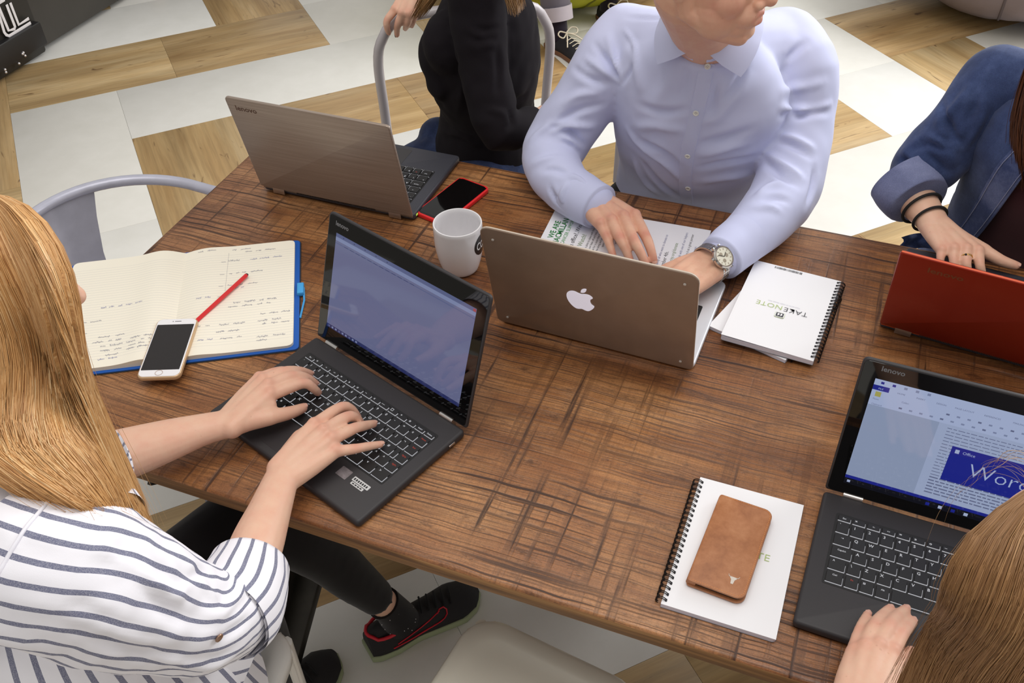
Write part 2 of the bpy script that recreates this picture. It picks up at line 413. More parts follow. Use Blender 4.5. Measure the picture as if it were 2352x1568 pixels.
for x in (-0.84, 0.62):                                          # crossed steel trestles
    for (ya, yb) in ((0.70, 1.50), (1.50, 0.70)):
        d = MB(); p, q = Vector((x + (0.02 if ya < yb else -0.02), ya, 0.012)), Vector((x + (0.02 if ya < yb else -0.02), yb, 0.715))
        fr = frame(p, q - p, (1, 0, 0)); d.prism(rrect((q - p).length, 0.055, 0.002, 2, (q - p).length / 2), -0.012, 0.012, fr, 0.002)
        d.prism(rrect((q - p).length, 0.008, 0.001, 1, (q - p).length / 2, -0.026), -0.05, 0.012, fr, 0.001)
        d.build('trestle_leg', STEEL, table, 40)
    MB().box((x, 0.72, 0.006), (0.09, 0.12, 0.012), None, 0.002).build('foot_plate', STEEL, table)
    MB().box((x, 1.48, 0.006), (0.09, 0.12, 0.012), None, 0.002).build('foot_plate', STEEL, table)
    MB().box((x, 1.1, 0.712), (0.08, 0.84, 0.016), None, 0.002).build('top_rail', STEEL, table)

# ------------------------------------------------------------------ laptops
BLACK = mat('soft_black', rgb(47, 44, 46), 0.55, grain=0.15, gscale=900)
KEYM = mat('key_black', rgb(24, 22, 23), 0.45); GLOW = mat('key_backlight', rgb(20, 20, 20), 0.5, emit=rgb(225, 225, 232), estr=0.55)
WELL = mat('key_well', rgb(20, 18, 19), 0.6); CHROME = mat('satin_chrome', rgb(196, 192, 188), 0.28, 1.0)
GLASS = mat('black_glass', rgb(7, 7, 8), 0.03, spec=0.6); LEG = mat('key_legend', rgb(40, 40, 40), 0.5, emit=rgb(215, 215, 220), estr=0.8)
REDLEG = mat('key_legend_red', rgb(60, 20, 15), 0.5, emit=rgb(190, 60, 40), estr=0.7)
ROWS = [(0.012, [('Esc', 1), ('×', 1), ('<-', 1), ('<+', 1), ('=', 1), ('»', 1), ('o', 1), ('–', 1), ('«', 1), ('—', 1), ('□', 1), ('*', 1), ('¤', 1), ('Insert', 1), ('Delete', 1)]),
        (0.0205, [('`', 1)] + [(c, 1) for c in '1234567890-='] + [('«', 1), ('Home', 1)]),
        (0.0205, [('–»', 1.25)] + [(c, 1) for c in 'QWERTYUIOP[]'] + [('¬', 0.75), ('End', 1)]),
        (0.0205, [('CapsLk', 1.5)] + [(c, 1) for c in "ASDFGHJKL;'#"] + [('', 0.5), ('PgUp', 1)]),
        (0.0205, [('^', 1.25)] + [(c, 1) for c in '\\ZXCVBNM,./'] + [('^', 0.75), ('^', 1), ('PgDn', 1)]),
        (0.0205, [('Ctrl', 1.25), ('Fn', 1), ('¤', 1), ('Alt', 1), ('', 5), ('AltGr', 1), ('Ctrl', 0.75), ('<', 1.3333), ('v', 1.3333), ('>', 1.3334)])]
KMESH = {}
def key_mesh(wu, hu, black, glow):
    k = (round(wu, 4), round(hu, 4), black.name, glow is None)
    if k not in KMESH:
        m = MB(); o = rrect(wu - 0.0032, hu - 0.0032, (0.0022, 0.0014, 0.0014, 0.0022), 3); m.prism(o, 0, 0.0016, None, 0.0004, 1)
        if glow:                                                 # light leaking round the lower and right rim
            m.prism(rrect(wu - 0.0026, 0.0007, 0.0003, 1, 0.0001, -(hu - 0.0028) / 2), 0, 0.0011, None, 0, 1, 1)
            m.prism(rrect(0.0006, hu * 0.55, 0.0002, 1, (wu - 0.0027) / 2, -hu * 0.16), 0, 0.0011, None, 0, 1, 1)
        KMESH[k] = m.mesh('key', [black, glow or black], 35)
    return KMESH[k]
def laptop(name, label, hx, hy, th, lid, W, D, LD, tb, shell, deck, keys=None, keep=None, glow=None, hinges=True, corner=0.006, lip=None, logo=None, bezel=GLASS, screen=None, tlid=0.006, group=None, legends=True):
    """user's side is -y of its own frame, the hinge line y = 0 at the back; keep(x, y) limits the keys to those in view"""
    t = thing(name, label, 'laptop', (hx, hy, 0.75), th, group)
    b = MB(); b.prism(rrect(W, D, corner, 4, 0, -D / 2), 0.0018, tb, None, min(0.004, tb * 0.35), 3)
    for sx in (-1, 1):
        for yy in (-0.02, -D + 0.02): b.prism(rrect(0.02, 0.008, 0.003, 3, sx * W * 0.42, yy), 0, 0.003)
    base = b.build('base', deck, t, 45)
    if lip: MB().prism(rrect(W - 0.004, 0.004, 0.001, 2, 0, 0.001), tb - 0.006, tb - 0.001, None, 0.001).build('rear_trim', lip, t)
    if keys:
        x0, y0, u = -0.1425, -0.035, 0.019
        MB().prism(rrect(0.289, 0.1185, 0.003, 3, 0, y0 - 0.0572), tb - 0.001, tb + 0.0003).build('key_well', WELL, t)
        lg = MB(); y = y0
        for h, row in ROWS:
            x = x0
            for s, wu in row:
                kw = wu * u; cx, cy = x + kw / 2, y - h / 2; x += kw
                if keep and not keep(cx, cy): continue
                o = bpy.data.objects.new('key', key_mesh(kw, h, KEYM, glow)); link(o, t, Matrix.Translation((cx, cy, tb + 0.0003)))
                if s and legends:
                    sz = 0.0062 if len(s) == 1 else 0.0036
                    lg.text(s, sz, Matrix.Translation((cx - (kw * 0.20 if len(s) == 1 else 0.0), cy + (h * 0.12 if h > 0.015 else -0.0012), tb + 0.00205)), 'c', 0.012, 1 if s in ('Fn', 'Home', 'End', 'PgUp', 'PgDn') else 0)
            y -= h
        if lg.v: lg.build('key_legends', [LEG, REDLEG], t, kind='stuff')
        tp = MB(); tp.prism(rrect(0.095, 0.058, 0.003, 3, -0.018, -D + 0.042), tb - 0.0006, tb + 0.0002); tp.build('touchpad', mat('touchpad', rgb(52, 49, 51), 0.4), t)
    # lid
    ml = frame((0, 0.002, tb + 0.001), (1, 0, 0), (0, math.sin(lid), math.cos(lid)))   # x, up the lid, z towards the user
    ld = MB(); ld.prism(rrect(W, LD, (corner * 0.6, corner * 1.2, corner * 1.2, corner * 0.6), 4, 0, LD / 2), -tlid, 0, ml, 0.0018, 2); lo = ld.build('lid', shell, t, 45)
    bz = MB(); bz.prism(rrect(W - 0.005, LD - 0.005, corner, 4, 0, LD / 2), -0.0004, 0.0006, ml, 0.0003, 1); bz.build('bezel', bezel, lo)
    if screen: screen(lo, ml, W, LD)
    if logo: logo(lo, ml, W, LD, tlid)
    if hinges:
        for sx in (-1, 1):
            h = MB(); h.tube([(sx * W * 0.385 - 0.013, 0.001, tb + 0.0005), (sx * W * 0.385 + 0.013, 0.001, tb + 0.0005)], 0.0042, 12)
            h.box((sx * W * 0.385, 0.0035, tb - 0.006), (0.026, 0.005, 0.014), None, 0.001); h.build('hinge', CHROME, t)
    return t, base, lo, ml
def quad(m, x0, y0, x1, y1, z, M, mi=0): m.add([(x0, y0, z), (x1, y0, z), (x1, y1, z), (x0, y1, z)], [(0, 1, 2, 3)], mi, M)
def emis(name, c, k=1.0):
    return mat(name, (0.004, 0.004, 0.005, 1), 0.05, spec=0.6, emit=c, estr=k)
def lenovo(col, x, y, size, back, name='lettering'):
    def f(lo, ml, W, LD, tlid):
        m = MB()
        if back: B = ml @ Matrix.Translation((x, y, -tlid - 0.0002)) @ Matrix.Rotation(PI, 4, 'Y')
        else: B = ml @ Matrix.Translation((x, y, 0.0008))
        m.text('lenovo', size, B, 'c', 0.02); m.build(name, col, lo)
    return f
def screen_browser(lo, ml, W, LD):
    m = MB(); X = 0.146; y0, y1 = 0.028, 0.193; z = 0.0007
    m.prism(rrect(2 * X, y1 - y0, 0.0005, 1, 0, (y0 + y1) / 2), 0.0004, z, ml)
    quad(m, -X, y1 - 0.012, X, y1 - 0.006, z + .0001, ml, 1); quad(m, -X, y1 - 0.006, X, y1, z + .0001, ml, 3)
    quad(m, -X, y0, X, y0 + 0.006, z + .0001, ml, 2); quad(m, -X, y1 - 0.017, X, y1 - 0.0155, z + .0001, ml, 3)
    for k in range(9): quad(m, -X + 0.004 + k * 0.008, y0 + 0.0015, -X + 0.008 + k * 0.008, y0 + 0.0045, z + .0002, ml, 1 if k % 3 else 3)
    for k in range(12): quad(m, -X + 0.02 + k * 0.013, y1 - 0.0165, -X + 0.029 + k * 0.013, y1 - 0.0158, z + .0002, ml, 2)
    quad(m, X - 0.006, y1 - 0.0055, X - 0.0005, y1 - 0.001, z + .0002, ml, 4)
    for k in range(5): quad(m, -X + 0.016 + k * 0.024, y1 - 0.004, -X + 0.018 + k * 0.024, y1 - 0.0025, z + .0002, ml, 2)
    m.build('screen', [emis('scr_blue', rgb(92, 96, 128)), emis('scr_light', rgb(112, 122, 156)), emis('scr_navy', rgb(36, 42, 84)), emis('scr_mid', rgb(78, 86, 122)), emis('scr_red', rgb(140, 60, 70))], lo)
    lenovo(mat('bezel_print', rgb(120, 122, 126), 0.4), -0.135, 0.205, 0.0105, False)(lo, ml, W, LD, 0)
def screen_word(lo, ml, W, LD):
    m = MB(); X = 0.146; y0, y1 = 0.030, 0.196; z = 0.0007
    m.prism(rrect(2 * X, y1 - y0, 0.0005, 1, 0, (y0 + y1) / 2), 0.0004, z, ml)               # 0 document grey
    quad(m, -X, y1 - 0.040, X, y1, z + .0001, ml, 1)                                          # ribbon
    quad(m, -X, y1 - 0.0165, -X + 0.020, y1 - 0.009, z + .0002, ml, 2)
    quad(m, -X, y0, X, y0 + 0.005, z + .0001, ml, 2); quad(m, -X, y0 - 0.010, X, y0, z + .0001, ml, 5)
    T = lambda s, x, y, sz, mi, a='l': m.text(s, sz, ml @ Matrix.Translation((x, y, z + .0004)), a, -0.012 if sz > 0.02 else 0.0, mi)
    T('FILE', -X + 0.010, y1 - 0.0145, 0.0036, 1, 'c')
    for s, x in (('HOME', 30), ('INSERT', 53), ('DESIGN', 77), ('PAGE LAYOUT', 99), ('REFERENCES', 133), ('MAILINGS', 166), ('REVIEW', 194), ('VIEW', 218)): T(s, -X + x / 1000, y1 - 0.0145, 0.0034, 4)
    for k, x in enumerate((8, 22, 36, 50, 64)): quad(m, -X + x / 1000, y1 - 0.006, -X + x / 1000 + 0.004, y1 - 0.0025, z + .0002, ml, 2 if k < 2 else 7)
    for k in range(16): quad(m, -X + 0.037 + k * 0.0125, y1 - 0.036, -X + 0.041 + k * 0.0125, y1 - 0.0335, z + .0002, ml, 7 if k % 4 else 4)
    for k in range(10): quad(m, -X + 0.092 + k * 0.0125, y1 - 0.027, -X + 0.096 + k * 0.0125, y1 - 0.0245, z + .0002, ml, 7 if k % 3 else 4)
    quad(m, -X + 0.005, y1 - 0.026, -X + 0.012, y1 - 0.0185, z + .0002, ml, 6); T('Paste', -X + 0.004, y1 - 0.031, 0.0034, 4); T('Clipboard', -X + 0.004, y1 - 0.039, 0.0032, 4); T('Calibri', -X + 0.038, y1 - 0.026, 0.0034, 4)
    quad(m, -0.058, y0 + 0.005, X, y1 - 0.040, z + .0001, ml, 3)                              # page
    for r_ in range(22):
        yy = y1 - 0.046 - r_ * 0.0051; xx = -0.047
        while xx < X - 0.012:
            l = random.uniform(0.003, 0.011); quad(m, xx, yy, min(xx + l, X - 0.01), yy + (0.0018 if r_ > 15 else 0.0010), z + .0002, ml, 4); xx += l + 0.0016
    quad(m, -0.034, y0 + 0.040, X - 0.034, y0 + 0.096, z + .0003, ml, 2)
    T('Word', 0.030, y0 + 0.056, 0.030, 1, 'c'); T('Office', -0.020, y0 + 0.087, 0.0062, 1); quad(m, -0.029, y0 + 0.086, -0.024, y0 + 0.092, z + .0004, ml, 1)
    for k in range(4): quad(m, -X + 0.004 + k * 0.016, y0 - 0.007, -X + 0.008 + k * 0.016, y0 - 0.003, z + .0002, ml, 1 if k == 0 else 5)
    for k in range(4): quad(m, -0.040 + k * 0.016, y0 - 0.008, -0.035 + k * 0.016, y0 - 0.003, z + .0002, ml, 1 if k % 2 else 2)
    m.build('screen', [emis('wd_grey', rgb(128, 140, 166)), emis('wd_ribbon', rgb(150, 162, 192)), emis('wd_blue', rgb(24, 32, 122)), emis('wd_page', rgb(142, 154, 182)), emis('wd_ink', rgb(88, 95, 124)), emis('wd_bar', rgb(12, 13, 22)), emis('wd_paste', rgb(150, 146, 80)), emis('wd_icon', rgb(112, 122, 152))], lo)
    lenovo(mat('bezel_print', rgb(120, 122, 126), 0.4), -0.128, 0.209, 0.0105, False)(lo, ml, W, LD, 0)
# black laptop the blonde woman types on
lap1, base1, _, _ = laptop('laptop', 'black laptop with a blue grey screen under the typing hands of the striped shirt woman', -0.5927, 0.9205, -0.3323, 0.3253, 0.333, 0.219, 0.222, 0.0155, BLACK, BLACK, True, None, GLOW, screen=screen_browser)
MB().prism(rrect(0.020, 0.017, 0.001, 2, 0.0865, -0.170), 0.0154, 0.0159).build('sticker', mat('sticker_grey', rgb(128, 120, 122), 0.5, var=0.3, vscale=150), lap1)
st = MB(); st.prism(rrect(0.032, 0.008, 0.0008, 2, 0.120, -0.168), 0.0154, 0.0159); st.prism(rrect(0.024, 0.005, 0.0008, 2, 0.119, -0.1755), 0.0154, 0.0159)
[quad(st, 0.106 + k * 0.004, -0.1700, 0.1085 + k * 0.004, -0.1662, 0.01596, None, 1) for k in range(7)]; [quad(st, 0.1095 + k * 0.005, -0.1765, 0.113 + k * 0.005, -0.1745, 0.01596, None, 1) for k in range(4)]; st.build('sticker', [mat('sticker_white', rgb(205, 205, 205), 0.5), mat('ink', rgb(30, 30, 32), 0.6)], lap1)
MB().box((0.1668, -0.03, 0.009), (0.0012, 0.012, 0.004), None, 0.0003).build('side_port', CHROME, lap1)
# black laptop at the right
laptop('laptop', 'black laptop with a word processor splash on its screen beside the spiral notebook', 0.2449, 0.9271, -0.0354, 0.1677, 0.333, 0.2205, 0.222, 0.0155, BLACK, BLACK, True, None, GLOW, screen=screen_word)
# bronze laptop seen from behind
def bronze():
    t = NT('brushed_bronze'); f = t.noise(t.coord('Object', (3, 3, 260)), 2, 2, 0.6)
    t.l(t.ramp(f, [(0.3, rgb(142, 127, 115)), (0.7, rgb(160, 145, 132))]), t.b.inputs['Base Color']); t.set(Roughness=0.36, Metallic=0.30); return t.m
lap3, base3, _, _ = laptop('laptop', 'bronze grey laptop seen from behind beside the red cased phone', -0.9123, 1.3412, 3.1442, 0.2014, 0.335, 0.224, 0.224, 0.0155, bronze(), mat('slate_black', rgb(58, 58, 66), 0.5, grain=0.1, gscale=900), True, lambda x, y: x < -0.02, GLOW,
       lip=mat('silver_trim', rgb(150, 146, 140), 0.35, 0.8), logo=lenovo(mat('bronze_letter', rgb(92, 66, 52), 0.4, 0.3), 0.128, 0.197, 0.0165, True), legends=True)
MB().box((-0.1672, -0.012, 0.009), (0.002, 0.006, 0.004), None, 0.0004).build('power_light', mat('power_light', rgb(60, 80, 20), 0.4, emit=rgb(190, 220, 90), estr=0.8), lap3)
rv = MB()
for k in range(70): rv.box((-0.085 + k * 0.0025, 0.0038, 0.0115), (0.0012, 0.0012, 0.003))
rv.build('vent', mat('vent_dark', rgb(40, 38, 37), 0.6), lap3, kind='stuff')
# silver laptop in a clear brown cover
def apple(lo, ml, W, LD, tlid):
    B = ml @ Matrix.Translation((0.012, 0.118, -tlid - 0.0003)) @ Matrix.Rotation(PI, 4, 'Y') @ Matrix.Scale(0.053, 4)
    body = [(0.0, .25), (-.08, .27), (-.2, .31), (-.33, .27), (-.43, .15), (-.45, -.02), (-.41, -.2), (-.32, -.37), (-.2, -.48), (-.1, -.485), (0, -.45), (.1, -.485), (.2, -.48), (.31, -.37), (.39, -.21), (.31, -.13), (.275, -.02), (.29, .1), (.36, .19), (.27, .285), (.15, .295), (.07, .27)]
    leaf = [(0.0, .33), (.09, .35), (.16, .43), (.18, .54), (.09, .52), (.02, .44)]
    m = MB(); m.prism([tuple(q) for q in spline(body + [body[0]], 67)[:-1]], -0.01, 0.012, B); m.prism([tuple(q) for q in spline(leaf + [leaf[0]], 25)[:-1]], -0.01, 0.012, B)
    m.build('emblem', mat('emblem_white', rgb(226, 222, 232), 0.35, emit=rgb(226, 222, 236), estr=0.45), lo)
    for x in (-1, 1):
        for y in (0.018, LD - 0.024):
            MB().lathe([(0.0022, 0), (0.0022, 0.0012), (0.0012, 0.0016), (0, 0.0016)], 12, ml @ Matrix.Translation((x * (W / 2 - 0.020), y, -tlid)) @ Matrix.Rotation(PI, 4, 'Y')).build('corner_stud', mat('stud', rgb(205, 200, 192), 0.35), lo)
    MB().text('smartshell', 0.010, ml @ Matrix.Translation((0.095, 0.012, -tlid - 0.0002)) @ Matrix.Rotation(PI, 4, 'Y'), 'c', 0).build('faint_lettering', mat('faint_print', rgb(128, 112, 98), 0.5), lo) if False else None
SILVER = mat('silver_alu', rgb(214, 214, 220), 0.38, 0.35)
def covered():
    t = NT('smoky_clear_cover'); f = t.noise(t.coord('Object', (4, 4, 4)), 3, 4, 0.6)
    t.l(t.ramp(f, [(0.3, rgb(138, 116, 99)), (0.7, rgb(150, 128, 111))]), t.b.inputs['Base Color']); t.set(Roughness=0.3, Metallic=0.12, Coat_Weight=0.5, Coat_Roughness=0.2); return t.m
lap4, base4, lid4, ml4 = laptop('laptop', 'laptop with a white fruit emblem on its brown lid in front of the man', -0.3155, 1.1204, 3.1155, 0.2275, 0.335, 0.232, 0.237, 0.0095, covered(), SILVER, True, lambda x, y: x < -0.02 or y < -0.12, None,
       hinges=False, corner=0.014, logo=apple, bezel=mat('lid_inner', rgb(18, 18, 20), 0.06), tlid=0.005, legends=False)
rim4 = MB(); rim4.prism(rrect(0.3358, 0.2378, (0.0088, 0.0172, 0.0172, 0.0088), 5, 0, 0.1185), -0.0034, -0.0012, ml4, 0.0003, 1); rim4.build('lid_rim', mat('pale_rim', rgb(206, 192, 176), 0.35), lid4)
# orange laptop
ORANGE = mat('orange_lid', rgb(150, 34, 12), 0.36, 0.25, coat=0.15); OTRIM = mat('orange_trim', rgb(206, 78, 24), 0.4, 0.1)
lap5, base5, lid5, ml5 = laptop('laptop', 'orange red laptop seen from behind in front of the denim shirt woman', 0.282, 1.3039, 3.0238, 0.391, 0.333, 0.224, 0.222, 0.0155, ORANGE, mat('slate_black', rgb(58, 58, 66), 0.5), True, lambda x, y: x > 0.0 and y < -0.09, None,
       lip=OTRIM, logo=lenovo(mat('orange_letter', rgb(150, 92, 62), 0.35, 0.5), 0.098, 0.190, 0.0185, True))
e5 = MB(); e5.prism(rrect(0.329, 0.0016, 0.0005, 1, 0, 0.2215), -0.0045, -0.0018, ml5); e5.build('lid_edge', OTRIM, lid5)
rv = MB()
for k in range(84): rv.box((-0.105 + k * 0.0025, 0.0035, 0.0105), (0.0012, 0.0012, 0.003))
rv.build('vent', mat('vent_dark', rgb(40, 38, 37), 0.6), lap5, kind='stuff')

# ------------------------------------------------------------------ open notebook, pencil, phones, mug
CREAM = None
def page_mat():
    t = NT('ruled_cream_page'); sx = t.n('ShaderNodeSeparateXYZ'); t.l(t.coord('Object', (1, 1 / 0.294, 1)), sx.inputs[0])
    fr_ = t.math('FRACT', t.math('MULTIPLY', sx.outputs[1], 43.0)); ln = t.math('LESS_THAN', fr_, 0.10)
    inside = t.math('MULTIPLY', t.math('GREATER_THAN', sx.outputs[1], 0.05), t.math('LESS_THAN', sx.outputs[1], 0.93))
    ln = t.math('MULTIPLY', t.math('MULTIPLY', ln, inside), 0.42)
    t.l(t.mix(ln, rgb(243, 236, 219), rgb(176, 176, 178)), t.b.inputs['Base Color']); t.set(Roughness=0.75); return t.m
PAGE = page_mat(); PEDGE = mat('page_edges', rgb(236, 228, 205), 0.8, grain=0.3, gscale=1500)
COVER = mat('blue_cover', rgb(16, 88, 178), 0.5); DKCOVER = mat('dark_cover', rgb(42, 44, 50), 0.6); LTBLUE = mat('pale_blue_elastic', rgb(66, 160, 222), 0.6)
# its own frame: origin at the foot of the spine, x to the right page, y up the spine
NB0 = Vector((-0.9535, 0.8485, 0.75)); nbx = Vector((0.1521, 0.0814, 0)).normalized(); nby = Vector((-0.0814, 0.1521, 0)).normalized()
NBX = MB; nb = thing('open_notebook', 'large open notebook with cream handwritten pages and a blue cover', 'notebook', NB0, math.atan2(nbx.y, nbx.x) + 0.03)
PW, PH_ = 0.203, 0.294
def page_z(side, u):
    h = (0.0062 if side > 0 else 0.0080)
    return 0.004 + 0.002 + (h - 0.002) * (1 - math.exp(-u * (9 if side > 0 else 7))) + (0.0075 if side < 0 else 0.0035) * math.exp(-((u - 0.20) / 0.16) ** 2) * (1 - math.exp(-u * 22)) - 0.001 * u
def page_pt(side, u, v): return (side * (u * PW * 0.985), v * PH_, page_z(side, u))
for side, nm in ((1, 'right_page_block'), (-1, 'left_page_block')):
    m = MB(); us = np.linspace(0, 1, 26); r0 = 0.010
    G = []
    vv = np.concatenate([np.linspace(0, 0.035, 9), np.linspace(0.06, 0.94, 8), np.linspace(0.965, 1, 9)])
    for v in vv:
        row = []
        for u in us:
            e = 0
            d = min(v, 1 - v) * PH_; ux = u
            if d < r0: lim = 1 - (r0 - math.sqrt(max(0, r0 * r0 - (r0 - d) ** 2))) / PW; ux = u * lim
            row.append(page_pt(side, ux, v))
        G.append(row)
    m.grid(G, 0, None, side < 0)
    for v, fl in ((0, side < 0), (len(vv) - 1, side > 0)):                     # top and bottom edges of the block
        E = [[(p[0], p[1], 0.0035) for p in G[v]], G[v]]; m.grid(E, 1, None, fl)
    E = [[(r[-1][0], r[-1][1], 0.0035) for r in G], [r[-1] for r in G]]; m.grid(E, 1, None, side < 0)
    m.build('page_block', [PAGE, PEDGE], nb, 60)
    MB().prism(rrect(PW + 0.0075, PH_ + 0.011, (0.008, 0.008, 0.001, 0.001) if side > 0 else (0.001, 0.001, 0.008, 0.008), 4, side * (PW + 0.004) / 2, PH_ / 2), 0.0016, 0.0042 if side > 0 else 0.0040, None, 0.0006, 1).build('cover_lining', COVER, nb)
    MB().prism(rrect(PW + 0.0095, PH_ + 0.013, (0.008, 0.008, 0.001, 0.001) if side > 0 else (0.001, 0.001, 0.008, 0.008), 4, side * (PW + 0.006) / 2, PH_ / 2), 0.0, 0.0017, None, 0.0005, 1).build('cover', DKCOVER, nb)
hw = MB()
def stroke(side, pts, wd=0.0006, mi=0):
    for (a, b) in zip(pts[:-1], pts[1:]):
        pa, pb = Vector(page_pt(side, *a)), Vector(page_pt(side, *b)); d = (pb - pa)
        if d.length < 1e-6: continue
        nrm = Vector((-d.y, d.x, 0)).normalized() * wd / 2; up = Vector((0, 0, 0.00035))
        hw.add([tuple(q + up) for q in (pa - nrm, pb - nrm, pb + nrm, pa + nrm)], [(0, 1, 2, 3)], mi)
def scribble(side, u, v, length, mi=0, h=0.011):
    x = u
    while x < u + length:                                            # a word
        wl = random.uniform(0.03, 0.11); pts = []; k = 0; n = max(6, int(wl / 0.0045))
        for i in range(n): pts.append((x + wl * i / n + random.uniform(-.003, .003), v + (h * random.choice((1.1, .7, .5, .45)) if i % 2 else random.choice((-.35, 0.0, .05, .2)) * h)))
        stroke(side, [p for p in pts if 0.02 < p[0] < 0.97], 0.0005, mi); x += wl + random.uniform(0.02, 0.04)
for (s, u, v, l, mi) in [(1, .12, .965, .14, 0), (1, .43, .955, .2, 0), (1, .55, .925, .25, 0), (1, .40, .845, .14, 0), (1, .60, .84, .3, 1), (1, .42, .715, .22, 0), (1, .42, .60, .22, 0), (1, .44, .57, .15, 1),
                         (1, .16, .50, .12, 1), (1, .48, .43, .32, 0), (1, .44, .395, .38, 0), (1, .18, .24, .12, 0), (1, .38, .24, .14, 0), (1, .70, .24, .2, 0), (1, .74, .21, .2, 0), (1, .72, .30, .2, 0), (1, .22, .12, .1, 1), (1, .40, .12, .16, 0), (1, .36, .18, .12, 0), (1, .70, .10, .25, 0), (1, .70, .07, .1, 0),
                         (-1, .30, .52, .34, 1), (-1, .62, .40, .2, 0), (-1, .15, .20, .22, 0), (-1, .15, .17, .2, 0), (-1, .15, .14, .18, 0), (-1, .40, .25, .24, 0), (-1, .42, .21, .16, 0), (-1, .40, .17, .18, 0), (-1, .40, .13, .2, 0), (-1, .42, .09, .12, 0), (-1, .42, .06, .12, 1), (-1, .18, .11, .2, 0),
                         (-1, .72, .30, .2, 0), (-1, .74, .26, .2, 0), (-1, .72, .20, .2, 0), (-1, .74, .15, .2, 0), (-1, .75, .10, .2, 0), (-1, .80, .06, .14, 0)]:
    scribble(s, u, v, l, mi)
for v in (.84, .715, .60, .50): stroke(1, [(.34, v), (.38, v)], 0.0007)
stroke(1, [(.40, .93), (.40, .55)], 0.0003)
hw.build('handwriting', [mat('pen_grey', rgb(142, 143, 158), 0.7), mat('pen_blue', rgb(128, 132, 176), 0.7)], nb, kind='stuff')
lp = MB(); lp.box((PW + 0.008, 0.148, 0.006), (0.012, 0.030, 0.010), None, 0.003)
lp.tube([(PW + 0.013, 0.155, 0.004), (PW + 0.014, 0.12, 0.003), (PW + 0.007, 0.075, 0.002)], (0.0018), 6); lp.build('pen_loop', LTBLUE, nb)

a, b = at(566, 632, 0.7655), at(446, 742, 0.7650)
pc = thing('pencil', 'red pencil lying across the ruled page and under the white phone', 'pencil', a, 0)
A, B = V(a), V(b); d = (B - A).normalized(); E_ = A + d * 0.172
m = MB(); m.tube([A, A + d * 0.150], 0.0037, 6); m.build('barrel', mat('red_lacquer', rgb(214, 30, 34), 0.3), pc, 30, True)
MB().tube([A - d * 0.003, A + d * 0.0006], [0.0026, 0.0037], 6).build('dark_end', mat('pencil_end', rgb(60, 52, 50), 0.5), pc, 30, True)
MB().tube([A + d * 0.150, E_], [0.0037, 0.0008], 6).build('sharpened_tip', mat('raw_wood', rgb(206, 164, 112), 0.7), pc, 30, True)

def phone(name, label, c, rz, tilt, W, L, case, rim, face, glass, bands, zt=0.0085, ins=0.002):
    t = thing(name, label, 'phone', c, rz); R = Matrix.Rotation(tilt[0], 4, 'X') @ Matrix.Rotation(tilt[1], 4, 'Y')
    MB().prism(rrect(W, L, 0.011, 6), 0, zt, R, 0.0025, 3).build('case', case, t)
    MB().prism(rrect(W - 2 * ins, L - 2 * ins, 0.0095, 6), zt - 0.001, zt + 0.0005, R, 0.0004, 1).build('face', face, t)
    MB().prism(rrect(W - 0.008, L - 2 * bands, 0.001, 2), zt + 0.0003, zt + 0.0008, R).build('screen', glass, t)
    return t, R
whp, R = phone('phone', 'white fronted phone in a clear gold case on the open notebook', (-0.9645, 0.8660, 0.7612), math.atan2(0.932 - 0.798, -0.0548) - PI / 2, (0.0, 0.0), 0.0695, 0.142, mat('gold_case', rgb(206, 172, 132), 0.25, 0.2), None, mat('white_face', rgb(238, 236, 238), 0.15), mat('dark_screen', rgb(38, 34, 34), 0.06, spec=0.4), 0.0165)
m = MB(); m.tube([(0.0058 * math.cos(k * PI / 12), 0.0058 * math.sin(k * PI / 12) - 0.0612, 0.0091) for k in range(24)], 0.0005, 6, None, False, 0, (0, 0, 1), True); m.build('home_button', mat('button_ring', rgb(190, 172, 160), 0.35), whp)
m = MB(); m.prism(rrect(0.011, 0.0013, 0.0006, 2, 0.002, 0.0625), 0.0088, 0.0092); m.prism(rrect(0.0018, 0.0018, 0.0008, 3, -0.0065, 0.0625), 0.0088, 0.0092); m.build('earpiece', mat('dark_slot', rgb(90, 88, 90), 0.5), whp)
redp, _ = phone('phone', 'black phone in a bright red case between the bronze laptop and the mug', (-0.6985, 1.4215, 0.7503), math.atan2(0.145, 0.014) - PI / 2 - 0.14, (0, 0), 0.0755, 0.148, mat('red_case', rgb(226, 36, 40), 0.4), None, mat('phone_black', rgb(16, 15, 15), 0.1), mat('dark_screen2', rgb(14, 12, 12), 0.04, spec=0.5), 0.0075, 0.0095, 0.0042)

MUGC = (-0.604, 1.2395, 0.7502)
def mug_r(z): return 0.0310 + 0.0125 * (1 - (1 - min(z / 0.075, 1)) ** 2.2)
mug = thing('mug', 'white mug with a black round badge beside the brown lidded laptop', 'mug', MUGC)
prof = [(0.0, 0.0), (0.027, 0.0), (0.0295, 0.0012)] + [(mug_r(z), z) for z in np.linspace(0.004, 0.0985, 16)] + [(mug_r(.1) - 0.0008, 0.1005), (mug_r(.1) - 0.0026, 0.1005)] + [(mug_r(z) - 0.0038, z) for z in np.linspace(0.098, 0.012, 14)] + [(0.022, 0.0075), (0.0, 0.007)]
MB().lathe(prof, 56).build('cup', mat('white_glaze', rgb(236, 234, 236), 0.12, coat=0.3), mug, 50)
def mug_pt(a, z, off): r = mug_r(z) + off; return (r * math.cos(a), r * math.sin(a), z)
vd = CAM - np.array(MUGC); va = math.atan2(vd[1], vd[0]) + 1.13
bd = MB(); n = 40; rows = []
for k in range(9): rr = 0.0205 * k / 8; rows.append([mug_pt(va + rr * math.cos(2 * PI * j / n) / 0.0425, 0.0655 + rr * math.sin(2 * PI * j / n) * 1.05, 0.0003) for j in range(n)])
bd.grid(rows, 0, None, False, True); 
